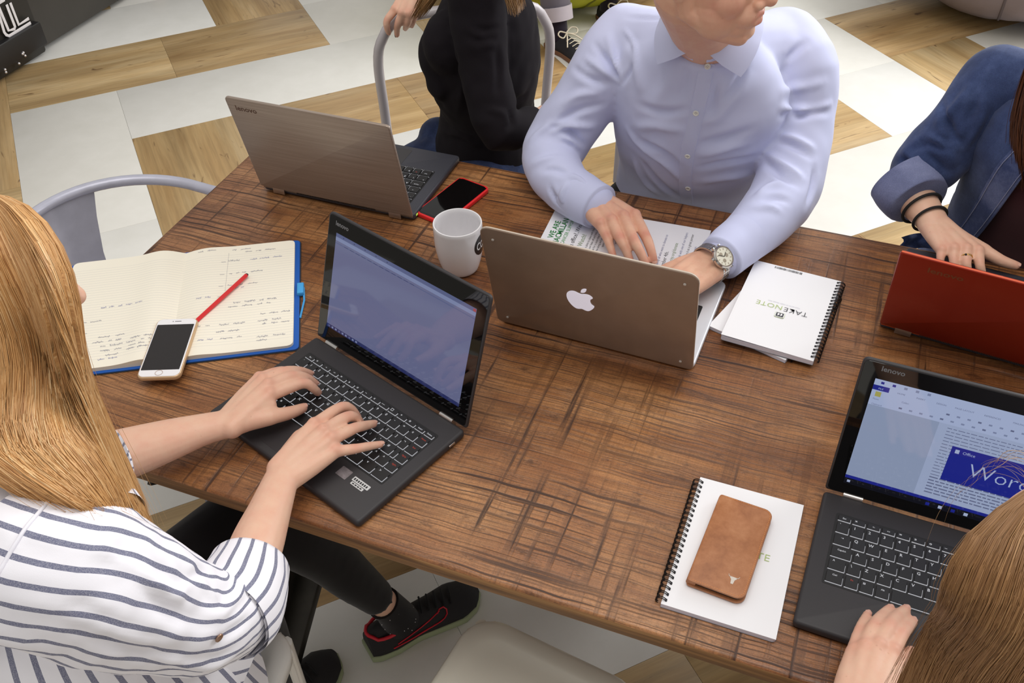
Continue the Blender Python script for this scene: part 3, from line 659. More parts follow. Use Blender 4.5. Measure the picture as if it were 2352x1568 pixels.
v, f = text_geo('COD', 0.02); v = v * 0.0225; v[:, 0] -= v[:, 0].max() / 2; v[:, 1] -= 0.0075
bd.add([mug_pt(va + p[0] * 0.62 / 0.0425, 0.0655 + p[1], 0.0007) for p in v], f, 1)
bd.build('badge', [mat('badge_black', rgb(24, 22, 22), 0.3), mat('badge_white', rgb(235, 235, 235), 0.3)], mug, 60)
vh = math.atan2(-vd[1], -vd[0]) - 0.15; HP = [mug_pt(vh, z, o) for z, o in ((0.080, -0.001), (0.083, 0.014), (0.072, 0.026), (0.052, 0.028), (0.034, 0.019), (0.028, -0.001))]
MB().tube(spline(HP, 18), [(0.0055, 0.0038)] * 18, 10).build('handle', MATS['white_glaze'], mug, 60)

# ------------------------------------------------------------------ loose sheet, spiral notebooks, leather phone case
PAPER = mat('white_paper', rgb(238, 237, 242), 0.7); INK = mat('ink', rgb(30, 30, 32), 0.6)
p0 = V(at(1281, 470, 0.7512)); pdir = Vector((0.303, 0.0144, 0)).normalized()                # far long edge of the sheet
sh = thing('paper_sheet', 'printed paper sheet lying under the right hand of the man', 'paper', p0, math.atan2(pdir.y, pdir.x))
m = MB(); m.prism(rrect(0.300, 0.212, 0.0004, 1, 0.150, -0.106), -0.0007, 0.0); m.build('sheet', PAPER, sh)
tx = MB(); P_ = lambda down, left: Matrix.Translation((down, -0.212 + left, 0.0002)) @ Matrix.Rotation(PI / 2, 4, 'Z')   # text runs towards the far edge
tx.text('WE ARE', 0.0155, P_(0.022, 0.160), 'r', 0.02, 1); tx.text('MACMILLAN.', 0.0155, P_(0.035, 0.176), 'r', 0.02, 1); tx.text('CANCER SUPPORT', 0.0100, P_(0.046, 0.176), 'r', 0.01, 2)
tx.text('Fancy cake for the office?..Win an Apple', 0.0125, P_(0.064, 0.207), 'r', 0.008, 0); tx.text('Watch!', 0.0125, P_(0.080, 0.132), 'r', 0.008, 3)
for k in range(5):
    tx.text(('Bring a plate to share with the team this week and', 'enter our bake off and help us raise as much as we', 'can for a cause that is close to all of our hearts', 'so come along and join in the fun whatever you can', 'spare on the day for the charity.')[k], 0.0062, P_(0.090 + k * 0.0072, 0.205 - 0.02 * (k == 4)), 'r', 0, 0)
tx.text('after Swift today', 0.0085, P_(0.131, 0.186), 'r', 0.012, 0)
quad(tx, 0.136, -0.085, 0.141, -0.02, 0.0002, None, 4); quad(tx, 0.143, -0.060, 0.150, -0.02, 0.0002, None, 4); quad(tx, 0.137, -0.09, 0.139, -0.088, 0.0002, None, 0)
for k, (s, sz, l, mi) in enumerate((('to the charity all who want to donate to', 0.0072, 0.175, 5), ('by November 4th.', 0.0105, 0.125, 0), ('www.charity.org/donate', 0.0092, 0.155, 3), ('sign up online or speak with one of our helpers', 0.0072, 0.192, 5), ('or fill in our form and return it as a great partner', 0.0072, 0.190, 0), ('and thank you to everyone that is taking part.', 0.0066, 0.155, 5))):
    tx.text(s, sz, P_(0.226 + k * 0.0115, l), 'r', 0, mi)
tx.build('printed_text', [mat('print_grey', rgb(70, 70, 74), 0.7), mat('print_green', rgb(22, 120, 50), 0.7), mat('print_green_pale', rgb(96, 160, 100), 0.7), mat('print_sage', rgb(130, 150, 110), 0.7), mat('print_maroon', rgb(74, 44, 46), 0.7), mat('print_blue', rgb(122, 122, 160), 0.7)], sh, kind='stuff')

BINDM = mat('black_wire', rgb(22, 20, 22), 0.3, 0.4)
def spiral_book(label, c, rz, W, L, thick, rings, curl, texts, extra=0.0):
    """binding on its own left side; origin at the middle, x to the right"""
    t = thing('spiral_notebook', label, 'notebook', c, rz)
    pg = MB(); pg.prism(rrect(W, L, (0.004, 0.004, 0.001, 0.001), 3), 0.0006, thick - 0.0012); pg.build('pages', mat('page_white', rgb(226, 224, 236), 0.8, grain=0.25, gscale=1500), t)
    MB().prism(rrect(W + 0.001, L + 0.001, (0.005, 0.005, 0.001, 0.001), 3), 0, 0.0007).build('back_cover', mat('cover_grey', rgb(120, 120, 126), 0.6), t)
    n = 14; G0 = []; G1 = []
    for i in range(n + 1):
        v = i / n; r0 = []; r1 = []
        for j in range(n + 1):
            u = j / n; z = thick - 0.0012 + curl(u, v); r0.append(((u - .5) * W, (v - .5) * L, z + 0.0004)); r1.append(((u - .5) * W, (v - .5) * L, z))
        G0.append(r0); G1.append(r1)
    cv = MB(); cv.grid(G0); cv.grid(G1, 0, None, True)
    for A_, B_ in ((G0[0], G1[0]), (G1[-1], G0[-1])): cv.grid([B_, A_])
    for j, fl in ((0, False), (n, True)): cv.grid([[r[j] for r in G1], [r[j] for r in G0]], 0, None, not fl)
    cv.build('front_cover', mat('cover_white', rgb(244, 243, 246), 0.45), t, 60)
    ho = MB(); pts = []; r = 0.0062; cx = -W / 2 - 0.0012; cz = thick / 2 + 0.0006
    for k in range(rings):
        y = L / 2 - 0.008 - k * (L - 0.016) / (rings - 1)
        for q in (0.0, 0.0024):
            pts += [(cx + r * 1.15 * math.cos(a_), y - q + 0.0003 * math.sin(a_), cz + r * math.sin(a_)) for a_ in np.linspace(-0.25, PI + 1.0, 12)]
        ho.prism(rrect(0.0022, 0.0042, 0.001, 3, -W / 2 + 0.0052, y - 0.0012), thick - 0.0008 + curl(0.03, (y / L + .5)), thick + 0.0001 + curl(0.03, (y / L + .5)))
    ho.build('punched_holes', mat('hole_dark', rgb(40, 38, 42), 0.8), t, kind='stuff')
    rm = MB(); step = 12
    for k in range(0, len(pts), step): rm.tube(pts[k:k + step], 0.00062, 5)
    rm.tube([(cx - r * 1.0, L / 2 - 0.006, cz - 0.002), (cx - r * 1.0, -L / 2 + 0.006, cz - 0.002)], 0.0011, 6); rm.build('wire_binding', BINDM, t, 60)
    if texts:
        tm = MB(); texts(tm, thick, curl, W, L); tm.build('cover_print', [mat('print_dark', rgb(66, 66, 70), 0.6), mat('print_lime', rgb(176, 196, 120), 0.6), mat('print_pale', rgb(196, 196, 206), 0.6), mat('cover_white', rgb(244, 243, 246), 0.45)], t, kind='stuff')
    return t
def take(tm, thick, curl, W, L):
    z = thick - 0.0004 + 0.0004; tr = lambda x, y: Matrix.Translation((x, y, z + curl(x / W + .5, y / L + .5)))
    tm.text('TAKE', 0.0155, tr(-0.0225, 0.0), 'c', -0.011, 0, 1.08); tm.text('NOTE', 0.0155, tr(0.0225, 0.0), 'c', -0.011, 1, 1.08)
    tm.text('TAKE NOTE OF EVERY GOOD IDEA', 0.0034, tr(0.0, -0.0075), 'c', 0, 2)
    tm.prism(rrect(0.016, 0.0135, 0.0025, 3, 0, 0.0235), -0.0002, 0.0002, tr(0, 0), 0, 1, 1); tm.prism(rrect(0.0152, 0.0127, 0.0022, 3, 0, 0.0235), -0.0002, 0.0003, tr(0, 0), 0, 1, 3)
    tm.prism(rrect(0.0125, 0.0102, 0.0008, 2, 0, 0.0235), -0.0002, 0.0004, tr(0, 0), 0, 1, 0); tm.text('“', 0.022, tr(0, 0.0106) @ Matrix.Translation((0, 0, 0.0005)), 'c', 0.02, 3)
n1c = (np.array(at(1604, 1095, .758)) + np.array(at(1843, 1157, .758)) + np.array(at(1787, 1468, .758)) + np.array(at(1522, 1390, .758))) / 4
nb1 = spiral_book('white spiral notebook with the brown leather phone case lying on it', (n1c[0], n1c[1], 0.7503), -0.004, 0.1445, 0.2185, 0.0085, 24, lambda u, v: 0.0, take)
nb3 = spiral_book('white notebook lying askew under the other notebook near the wristwatch', (-0.052, 1.301, 0.7503), PI - 0.30, 0.140, 0.200, 0.0075, 20, lambda u, v: 0.0, None)
def take2(tm, thick, curl, W, L):
    take(tm, thick, curl, W, L)
    for k in range(22): tm.prism(rrect(random.choice((0.0006, 0.001, 0.0014)), 0.005, 0.0001, 1, 0.012 - 0.02 + 0.0022 * k, -L / 2 + 0.007), thick - 0.0006 + curl(.5 + .0022 * k / W, 0.03), thick + 0.0001 + curl(.5 + .0022 * k / W, 0.03), None, 0, 1, 0)
nb2 = spiral_book('white spiral notebook turned upside down beside the man on top of another', (-0.0395, 1.3005, 0.7582), PI - 0.075, 0.150, 0.218, 0.0095, 24, lambda u, v: 0.0035 * math.sin(PI * v) * u + 0.003 * math.exp(-((1 - v) / 0.18) ** 2) * u, take2)

cs = [V(at(x, y, 0.772)) for x, y in ((1650, 1131), (1773, 1170), (1718, 1388), (1577, 1333))]
cc = (cs[0] + cs[1] + cs[2] + cs[3]) / 4; cxd = ((cs[1] - cs[0]) + (cs[2] - cs[3])).normalized()
def leather():
    t = NT('tan_leather'); f = t.noise(t.coord('Object', (1, 1, 1)), 38, 5, 0.65); g = t.noise(t.coord('Object', (1, 1, 1)), 420, 3, 0.6)
    t.l(t.ramp(f, [(0.25, rgb(140, 84, 46)), (0.5, rgb(168, 108, 66)), (0.78, rgb(188, 130, 88))]), t.b.inputs['Base Color']); t.set(Roughness=0.5); t.bump(g, 0.25, 0.0004); return t.m
LEA = leather(); pcs = thing('leather_phone_case', 'tan leather phone case with a small metal bull head on the spiral notebook', 'phone case', (cc.x, cc.y, 0.7593), math.atan2(cxd.y, cxd.x))
W_, L_ = 0.0745, 0.151
m = MB(); m.prism(rrect(W_, L_, (0.012, 0.012, 0.004, 0.004), 5), 0.0, 0.0032, None, 0.0012, 2)
m.tube([(-W_ / 2 + 0.0055, -L_ / 2 + 0.002, 0.0068), (-W_ / 2 + 0.0055, L_ / 2 - 0.002, 0.0068)], 0.0064, 16); m.build('back_flap', LEA, pcs)
MB().prism(rrect(W_, L_, (0.012, 0.012, 0.004, 0.004), 5), 0.0106, 0.0138, None, 0.0013, 2).build('front_flap', LEA, pcs)
MB().prism(rrect(W_ - 0.010, L_ - 0.006, 0.009, 5, 0.002, 0), 0.0032, 0.0108, None, 0.0028, 3).build('phone_body', mat('phone_dark', rgb(30, 30, 32), 0.25), pcs)
m = MB(); pth = rrect(W_ - 0.005, L_ - 0.005, (0.010, 0.010, 0.003, 0.003), 6)
pl = [Vector((p[0], p[1], 0)) for p in pth + [pth[0]]]; acc = 0.0
for q0, q1 in zip(pl[:-1], pl[1:]):
    d = q1 - q0; L = d.length
    while acc < L:
        p = q0 + d * (acc / L); e = d.normalized()
        if p.x > -W_ / 2 + 0.006: m.box((0, 0, 0), (0.0019, 0.0007, 0.0006), frame((p.x, p.y, 0.0139), e, (-e.y, e.x, 0)), 0.0001)
        acc += 0.0031
    acc -= L
m.build('stitching', mat('thread', rgb(214, 142, 84), 0.7), pcs, kind='stuff')
m = MB(); m.prism([(-0.0016, -0.0085), (0.0016, -0.0085), (0.0024, -0.002), (0.0042, 0.0), (0.0040, 0.0022), (-0.0040, 0.0022), (-0.0042, 0.0), (-0.0024, -0.002)], 0.0135, 0.0142, Matrix.Translation((0.0165, -0.050, 0)))
for s in (-1, 1): m.tube(spline([(0.0165 + s * 0.003, -0.0485, 0.014), (0.0165 + s * 0.006, -0.0478, 0.014), (0.0165 + s * 0.0072, -0.0448, 0.014)], 7), [0.0006, .0006, .0006, .0005, .0005, .0004, .0003], 6)
m.build('bull_head_emblem', mat('pale_metal', rgb(226, 216, 204), 0.3, 0.6), pcs)

# ------------------------------------------------------------------ chairs and stools
GALV = mat('galvanised_steel', rgb(184, 184, 198), 0.34, 0.2, var=0.12, vscale=14); LGREY = mat('pale_grey_enamel', rgb(188, 182, 184), 0.35, var=0.05); WHITEC = mat('cream_enamel', rgb(226, 221, 206), 0.3)
# bent steel armchair at the left end
CX, CY = -1.262, 1.13; ac = thing('metal_armchair', 'grey steel armchair with a curved tube rail at the left end of the table', 'chair', (CX, CY, 0), 0.0)
rr = 0.236; arc = [(0.20, rr, 0.685)] + [(rr * math.cos(a_), rr * math.sin(a_), 0.70 + 0.030 * max(0, -math.cos(a_))) for a_ in np.linspace(PI / 2, 3 * PI / 2, 25)] + [(0.20, -rr, 0.685)]
arc = [(0.23, rr, 0.45)] + [(0.235, rr, 0.60), (0.228, rr, 0.655)] + arc + [(0.228, -rr, 0.655), (0.235, -rr, 0.60), (0.23, -rr, 0.45)]
MB().tube(spline(arc, 70), 0.0115, 14, up=None).build('rail', GALV, ac, 60)
m = MB(); G = []; Gi = []
for z, half, rad in ((0.728, 35, rr - 0.002), (0.66, 31, rr - 0.006), (0.58, 27, rr - 0.016), (0.50, 25, rr - 0.028), (0.455, 25, rr - 0.034)):
    row = []; ri = []
    for q in np.linspace(-1, 1, 15):
        a_ = PI + math.radians(half) * q; dz = 0.006 * math.exp(-((q) / 0.12) ** 2) * (1 if z < 0.70 else 0) + 0.004 * math.exp(-((abs(q) - 0.45) / 0.08) ** 2) * (1 if z < 0.70 else 0)
        row.append(((rad + dz) * math.cos(a_), (rad + dz) * math.sin(a_), z)); ri.append(((rad + dz - 0.002) * math.cos(a_), (rad + dz - 0.002) * math.sin(a_), z))
    G.append(row); Gi.append(ri)
m.grid(G); m.grid(Gi, 0, None, True); m.build('back_splat', GALV, ac, 60)
def pan_seat(t, M, size, z, ma, name='seat'):
    """pressed metal seat: rolled rim with a shallow dish"""
    m = MB(); rings = []
    for ins, dz in ((0.006, -0.030), (0.0, -0.022), (0.0, -0.008), (0.004, -0.002), (0.010, 0.0), (0.026, 0.0), (0.034, -0.002), (0.042, -0.006), (0.060, -0.008), (0.10, -0.008)):
        rings.append([(p[0], p[1], z + dz) for p in rrect(size - 2 * ins, size - 2 * ins, max(0.058 - ins * 0.7, 0.012), 8)])
    m.grid(rings, 0, M, False, True); b0 = len(m.v) - len(rings[-1]); m.f.append(tuple(b0 + i for i in range(len(rings[-1])))); m.mi.append(0)
    return m.build(name, ma, t, 60)
def splay_legs(t, size, z, ma, splay=0.05, back=None):
    for sx in (-1, 1):
        for sy in (-1, 1):
            m = MB(); a_ = Vector((sx * (size / 2 - 0.02), sy * (size / 2 - 0.02), z - 0.01)); b_ = Vector((sx * (size / 2 - 0.02 + splay), sy * (size / 2 - 0.02 + splay), 0.004))
            fr_ = frame(a_, b_ - a_, (sx, -sy, 0)); L = (b_ - a_).length
            m.prism([(0, -0.024), (L, -0.014), (L, 0.014), (0, 0.024)], -0.002, 0.002, fr_, 0); m.tube([a_, b_], [0.011, 0.009], 8); m.build('leg', ma, t, 40)
pan_seat(ac, None, 0.38, 0.455, GALV); splay_legs(ac, 0.38, 0.45, GALV, 0.03)
# pale hoop-backed chairs of the people on the far side
def hoop_chair(label, L0, R0, top_z, lean, ma=LGREY, k=0.0):
    """L0, R0: feet of the hoop at seat height"""
    A, B = Vector((*L0, 0.45)), Vector((*R0, 0.45)); c = (A + B) / 2; d = (B - A); wd = d.length
    t = thing('hoop_back_chair', label, 'chair', (c.x, c.y, 0), math.atan2(d.y, d.x))
    h = wd / 2; H = top_z - 0.45; P = [(-h, 0, 0.44), (-h - 0.002, lean * 0.4, 0.45 + H * 0.35), (-h - 0.004, lean * 0.75, 0.45 + H * 0.70), (-h * 0.94, lean * 0.9, 0.45 + H * 0.86), (-h * 0.72, lean, 0.45 + H * 0.97), (0, lean * 1.02, top_z)]
    P = P + [(-x, y, z) for x, y, z in P[-2::-1]]
    MB().tube(spline(P, 60), 0.0125, 12).build('hoop', ma, t, 60)
    pan_seat(t, Matrix.Translation((0, -0.17, 0)), 0.36, 0.45, ma)
    m = MB(); m.prism([(-0.05, 0.0), (0.05, 0.0), (0.055, H * 1.0), (-0.055, H * 1.0)], -0.001, 0.001, frame((0, 0.002, 0.44), (1, 0, 0), (0, lean, H))); m.build('back_splat', ma, t)
    for sx in (-1, 1):
        for y0, y1 in ((-0.33, -0.38), (-0.02, 0.05)):
            m = MB(); m.tube([(sx * 0.155, y0, 0.44), (sx * 0.19, y1, 0.004)], [0.013, 0.010], 10); m.build('leg', ma, t)
    return t
hoop1 = hoop_chair('pale grey hoop backed metal chair under the woman in black', (-1.148, 1.975), (-0.792, 2.205), 0.87, -0.085)
hoop2 = hoop_chair('pale grey hoop backed metal chair behind the man in the blue shirt', (-0.535, 2.06), (-0.075, 2.06), 0.84, 0.04)
# cream stool in front
s1 = thing('metal_stool', 'cream metal stool with a dished square seat standing empty at the near table edge', 'stool', (-0.262, 0.600, 0), -0.13)
pan_seat(s1, None, 0.305, 0.45, WHITEC); splay_legs(s1, 0.305, 0.45, WHITEC)
s2 = thing('metal_stool', 'white metal stool that the woman in the striped shirt sits on', 'stool', (-0.768, 0.450, 0), 0.20)
WST = mat('white_enamel', rgb(232, 229, 224), 0.3); pan_seat(s2, None, 0.315, 0.45, WST); splay_legs(s2, 0.315, 0.45, WST, 0.0)

# ------------------------------------------------------------------ far things on the floor
CAB = mat('cabinet_black', rgb(40, 37, 33), 0.45, var=0.1); CABD = mat('cabinet_dark', rgb(28, 25, 22), 0.5); WHP = mat('white_print', rgb(226, 222, 224), 0.5)
cb = thing('equipment_cabinet', 'long black equipment cabinet with white letters at the far left', 'cabinet', (-3.30, 3.0, 0))
cx0 = -3.268
MB().box((cx0 - 0.30, 3.62, 0.56), (0.56, 1.50, 1.08), None, 0.01).build('side_body', mat('cabinet_grey', rgb(62, 58, 53), 0.5, var=0.1), cb, world=True)
MB().box((cx0 - 0.30, 2.32, 0.56), (0.60, 1.08, 1.10), None, 0.012).build('body', CAB, cb, world=True)
MB().box((cx0 + 0.005, 2.30, 0.64), (0.012, 0.88, 0.78), None, 0.003).build('front_panel', CABD, cb, world=True)
MB().box((cx0 - 0.005, 2.35, 0.10), (0.06, 1.02, 0.10), None, 0.008).build('base_ledge', mat('ledge_black', rgb(30, 28, 29), 0.4), cb, world=True)
m = MB(); xp = cx0 + 0.0125
def on_panel(px, py): d = ray(px, py); return CAM + d * (xp / d[0])
for st_ in ([(14.7, 10.5), (34.4, 61.7), (33.5, 66), (19.6, 70.2), (-3, 16)], [(23.2, 6.3), (42.8, 56.8), (65.9, 42.1)], [(-3, 32), (9.5, 74), (14, 80), (21, 82.5), (70.2, 52)], [(-12, 12), (10, -1)]):
    P = [on_panel(*q) for q in st_]; m.tube([(xp + 0.001, p[1], p[2]) for p in P], [(0.0062, 0.0006)] * len(P), 8, up=(1, 0, 0))
m.build('lettering', WHP, cb, 60, True)
m = MB()
for (px, py) in ((12, 160), (14, 166), (44, 146), (52, 124), (58, 128), (54, 121)):
    d = ray(px, py); p = CAM + d * ((cx0 + 0.026) / d[0]); m.ell((cx0 + 0.025, p[1], p[2]), 0.006, None, 10, 6)
m.build('screws', mat('screw', rgb(210, 205, 205), 0.3, 0.8), cb, world=True)
MB().box((-3.285, 3.62, 0.03), (0.06, 0.07, 0.06), None, 0.004).build('wooden_foot', mat('raw_oak', rgb(150, 112, 70), 0.6), cb, world=True)
def bean(name, label, c, rx, ry, rz, ma, seam, seed, npan, dent=0.04, ph=0.0):
    t = thing(name, label, 'beanbag', (c[0], c[1], 0)); m = MB(); n, k = 72, 36; G = []
    for i in range(k + 1):
        th = PI * i / k; row = []
        for j in range(n):
            p = 2 * PI * j / n; q = Vector((math.sin(th) * math.cos(p), math.sin(th) * math.sin(p), -math.cos(th)))
            pa = (p * npan / (2 * PI) + ph) % 1.0; crease = 1 - 0.045 * math.exp(-(min(pa, 1 - pa) / 0.05) ** 2) * math.sin(th)
            wob = 1 + dent * noise.noise(q * 2.2 + Vector((seed, 0, 0))) + dent * 0.4 * noise.noise(q * 6 + Vector((0, seed, 0)))
            zz = q.z * rz * (0.75 if q.z < 0 else 1.0); zz = max(rz * 0.72 + zz * wob, 0.004)
            row.append((q.x * rx * crease * wob, q.y * ry * crease * wob, zz))
        G.append(row)
    m.grid(G, 0, None, False, True); m.build('bag', ma, t, 180)
    s = MB()
    for q in range(npan):
        p = 2 * PI * ((q - ph) / npan); pts = []
        for i in range(4, k - 3):
            j = int(round(p / (2 * PI) * n)) % n; pts.append(G[i][j])
        s.tube(pts, 0.006, 6)
    s.build('seam', seam, t, 180); return t
bean('beanbag', 'grey quilted beanbag on the floor in the far right corner', (0.50, 4.66), 0.64, 0.58, 0.42, mat('grey_canvas', rgb(124, 114, 118), 0.85, grain=0.4, gscale=500, var=0.1), mat('grey_seam', rgb(92, 84, 88), 0.9), 3.0, 9, 0.05, 0.35)
bean('beanbag', 'lime green beanbag under the person in grey trousers', (-1.47, 4.16), 0.70, 0.60, 0.50, mat('lime_canvas', rgb(176, 176, 24), 0.8, grain=0.4, gscale=500, var=0.15), mat('lime_seam', rgb(112, 112, 14), 0.9), 9.0, 7, 0.06)

# ------------------------------------------------------------------ people: tools
from mathutils.bvhtree import BVHTree
def skin(name, base, flush):
    t = NT(name); at_ = t.n('ShaderNodeAttribute', attribute_name='tint'); f = t.noise(t.coord(), 45, 4, 0.6); g = t.noise(t.coord(), 420, 2, 0.6)
    sp = t.noise(t.coord(), 130, 1, 0.5)
    b = t.mix(t.gray(f, [(0.35, 0.0), (0.7, 0.30)]), base, flush)
    b = t.mix(t.gray(sp, [(0.74, 0.0), (0.80, 0.22)]), b, rgb(150, 92, 64))
    t.l(t.mix(at_.outputs['Fac'], b, flush), t.b.inputs['Base Color']); t.set(Roughness=0.46, Subsurface_Weight=0.12, Subsurface_Scale=0.004)
    t.b.inputs['Subsurface Radius'].default_value = (1.0, 0.35, 0.2); t.b.inputs['Specular IOR Level'].default_value = 0.35
    t.bump(g, 0.12, 0.0004); return t.m
SKIN = skin('fair_skin', rgb(229, 187, 161), rgb(219, 148, 126)); SKINM = skin('warm_skin', rgb(228, 182, 154), rgb(204, 122, 106)); NAIL = mat('nail', rgb(228, 178, 158), 0.35); NAILB = mat('black_nail', rgb(14, 12, 14), 0.15)
def cloth(name, col, rough=0.85, weave=1400, var=0.08, bump=0.25, sheen=0.2):
    if name in MATS: return MATS[name]
    t = NT(name); f = t.noise(t.coord(), 7, 4, 0.6); g = t.noise(t.coord(), weave, 1, 0.5)
    lo = tuple(c * (1 - var) for c in col[:3]) + (1,); hi = tuple(min(1, c * (1 + var)) for c in col[:3]) + (1,)
    t.l(t.ramp(f, [(0.3, lo), (0.7, hi)]), t.b.inputs['Base Color']); t.set(Roughness=rough, Sheen_Weight=sheen); t.b.inputs['Specular IOR Level'].default_value = 0.2
    t.bump(g, bump, 0.0004); MATS[name] = t.m; return t.m
def denim(name, lo, mid, hi):
    t = NT(name); f = t.noise(t.coord(), 11, 5, 0.65); g = t.noise(t.coord('Object', (900, 900, 260)), 1, 2, 0.6)
    b = t.ramp(f, [(0.28, lo), (0.5, mid), (0.74, hi)]); b = t.mix(1.0, b, t.gray(g, [(0.3, 0.82), (0.7, 1.12)]), 'MULTIPLY')
    t.l(b, t.b.inputs['Base Color']); t.set(Roughness=0.88, Sheen_Weight=0.15); t.b.inputs['Specular IOR Level'].default_value = 0.15; t.bump(g, 0.3, 0.0006); return t.m
def striped(name, n, width, white=rgb(243, 241, 247), ink=rgb(112, 114, 138)):
    """n stripes round the UV's first axis"""
    t = NT(name); u = t.n('ShaderNodeUVMap'); sx = t.n('ShaderNodeSeparateXYZ'); t.l(u.outputs[0], sx.inputs[0])
    fr_ = t.math('FRACT', t.math('MULTIPLY', sx.outputs[0], float(n)))
    m = t.math('LESS_THAN', fr_, width); g = t.noise(t.coord(), 900, 2, 0.6); m = t.math('MULTIPLY', m, t.gray(g, [(0.25, 0.7), (0.6, 1.0)]))
    t.l(t.mix(m, white, ink), t.b.inputs['Base Color']); t.set(Roughness=0.85, Sheen_Weight=0.15); t.b.inputs['Specular IOR Level'].default_value = 0.2
    t.bump(t.noise(t.coord(), 1300, 1), 0.2, 0.0004); return t.m
def W3(L): return [V(at(*q)) for q in L]
def path(L, n=16):
    """L rows (px, py, z, radius...) -> smooth world path and radii"""
    P = [list(at(q[0], q[1], q[2])) + list(q[3:]) for q in L]
    R = spline(P, n); return [Vector(r[:3]) for r in R], ([tuple(r[3:5]) for r in R] if len(L[0]) > 4 else [float(r[3]) for r in R])
def wpath(L, n=16):
    R = spline([list(q) for q in L], n); return [Vector(r[:3]) for r in R], ([tuple(r[3:5]) for r in R] if len(L[0]) > 4 else [float(r[3]) for r in R])
HANDS = {}
def hand(mb, wrist, fingers, thumb, s=1.0, wr=0.019, nails=None, up=(0, 0, 1)):
    """all joints as (px, py, z): fingers = 4 lists MCP, PIP, DIP, TIP from the index on; -> flush centres"""
    wv = V(at(*wrist)); F = [W3(f) for f in fingers]; fl = []; up = Vector(up)
    rad = [(0.0104, 0.0089, 0.0078, 0.0066), (0.0106, 0.0092, 0.0080, 0.0068), (0.0102, 0.0086, 0.0075, 0.0064), (0.0092, 0.0074, 0.0066, 0.0057)]
    axis = (F[0][0] - F[3][0]).normalized()
    roots = [wv + axis * (q * s) for q in (0.013, 0.0045, -0.004, -0.0125)]
    for k in range(4):
        m = F[k][0]; r = rad[k][0] * s
        mb.capsule([roots[k], roots[k].lerp(m, 0.5), m], [wr * 0.80 * s, 0.0142 * s, r * 1.06], 14)
        mb.ell(m + up * (0.0030 * s), r * 0.97); fl.append((m + up * 0.006, 0.010 * s, 0.55))
        if k < 3:
            m2 = F[k + 1][0]; mid = m.lerp(m2, 0.5); mr = roots[k].lerp(roots[k + 1], 0.5)
            back = (mr - mid).normalized(); mb.capsule([mr, mr.lerp(mid + back * 0.012 * s, 0.5), mid + back * 0.010 * s], [wr * 0.8 * s, 0.0124 * s, 0.0076 * s], 12)
        P = spline([list(p) for p in F[k]], 13); R = spline([[q * 0.02 * 0 + i, rr, 0] for i, (q, rr) in enumerate(zip(range(4), rad[k]))], 13)[:, 1]
        R = [rr * s * (1 + 0.05 * math.exp(-((i - 4) / 1.2) ** 2) + 0.03 * math.exp(-((i - 8) / 1.2) ** 2)) for i, rr in enumerate(R)]
        mb.capsule([Vector(p) for p in P], R, 14)
        fl += [(F[k][1] + up * 0.005, 0.009 * s, 0.55), (F[k][2] + up * 0.004, 0.006 * s, 0.35), (F[k][3], 0.010 * s, 0.65)]
    T = W3(thumb)
    mb.capsule([wv + axis * 0.010 * s, T[0], T[1]], [wr * 0.75 * s, 0.0155 * s, 0.0128 * s], 14)
    mb.capsule([roots[0], T[0].lerp(F[0][0], 0.35), T[1].lerp(F[0][0], 0.55)], [0.014 * s, 0.0135 * s, 0.0090 * s], 12)
    P = spline([list(p) for p in T], 13); R = [rr * s for rr in np.interp(np.linspace(0, 3, 13), range(4), (0.0150, 0.0122, 0.0104, 0.0080))]
    mb.capsule([Vector(p) for p in P], R, 14); fl.append((T[3], 0.012 * s, 0.5)); fl.append((T[2] + up * 0.006, 0.010 * s, 0.3))
    if nails is not None:
        for J, r in [(F[k], rad[k][3] * s) for k in range(4)] + [(T, 0.0080 * s)]:
            d = (J[3] - J[2]).normalized(); n = (up - d * up.dot(d)); n = n.normalized() if n.length > 0.2 else (V(CAM) - J[3]).normalized()
            n = (n - d * n.dot(d)).normalized(); nails.append((J[3] + d * (r * 0.02) + n * (r * 0.70), d, n, r * 0.88))
    return fl
def add_nails(nails, parent, ma):
    for c, d, n, r in nails:
        m = MB(); fr_ = frame(c, d, n.cross(d)); G = []
        for i in range(6):
            x = (i / 5 - 0.45) * r * 1.75; row = []
            for j in range(7):
                q = (j / 6 - 0.5) * 2; wd = r * 0.78 * (1 if 0 < i < 5 else 0.72); y = q * wd; row.append((x, y, r * 0.34 * (1 - q * q) - r * 0.16 * (i / 5) ** 2 - r * 0.05))
            G.append(row)
        m.grid(G, 0, fr_); m.grid([[(p[0], p[1], p[2] - 0.0012) for p in row] for row in G], 0, fr_, True); m.build('fingernail', ma, parent, 60, True)
def tri(parts): return parts
def person(label, loc): return thing('person', label, 'person', loc)
def body(parent, fine, coarse, flush, ma, vf=0.0024, vc=0.009, sf=5, extra_fine=None):
    """one body mesh: finely fused bare limbs (and head) plus the clothed rest"""
    B = MB()
    v, f, n = fuse(fine, vf, sf); nf = len(v); B.add(v, f)
    if coarse.v: v2, f2, _ = fuse(coarse, vc, 6); B.add(v2, f2)
    me = B.mesh('body', ma, 180, MW[parent.name].inverted()); tint = np.zeros(len(B.v), np.float32); A = np.array(B.v)
    for c, r, k in flush: d2 = ((A - np.array(c)) ** 2).sum(1); tint = np.maximum(tint, k * np.exp(-d2 / (r * r)))
    at_ = me.attributes.new('tint', 'FLOAT', 'POINT'); at_.data.foreach_set('value', tint)
    o = bpy.data.objects.new('body', me); link(o, parent); return o, (v, f)
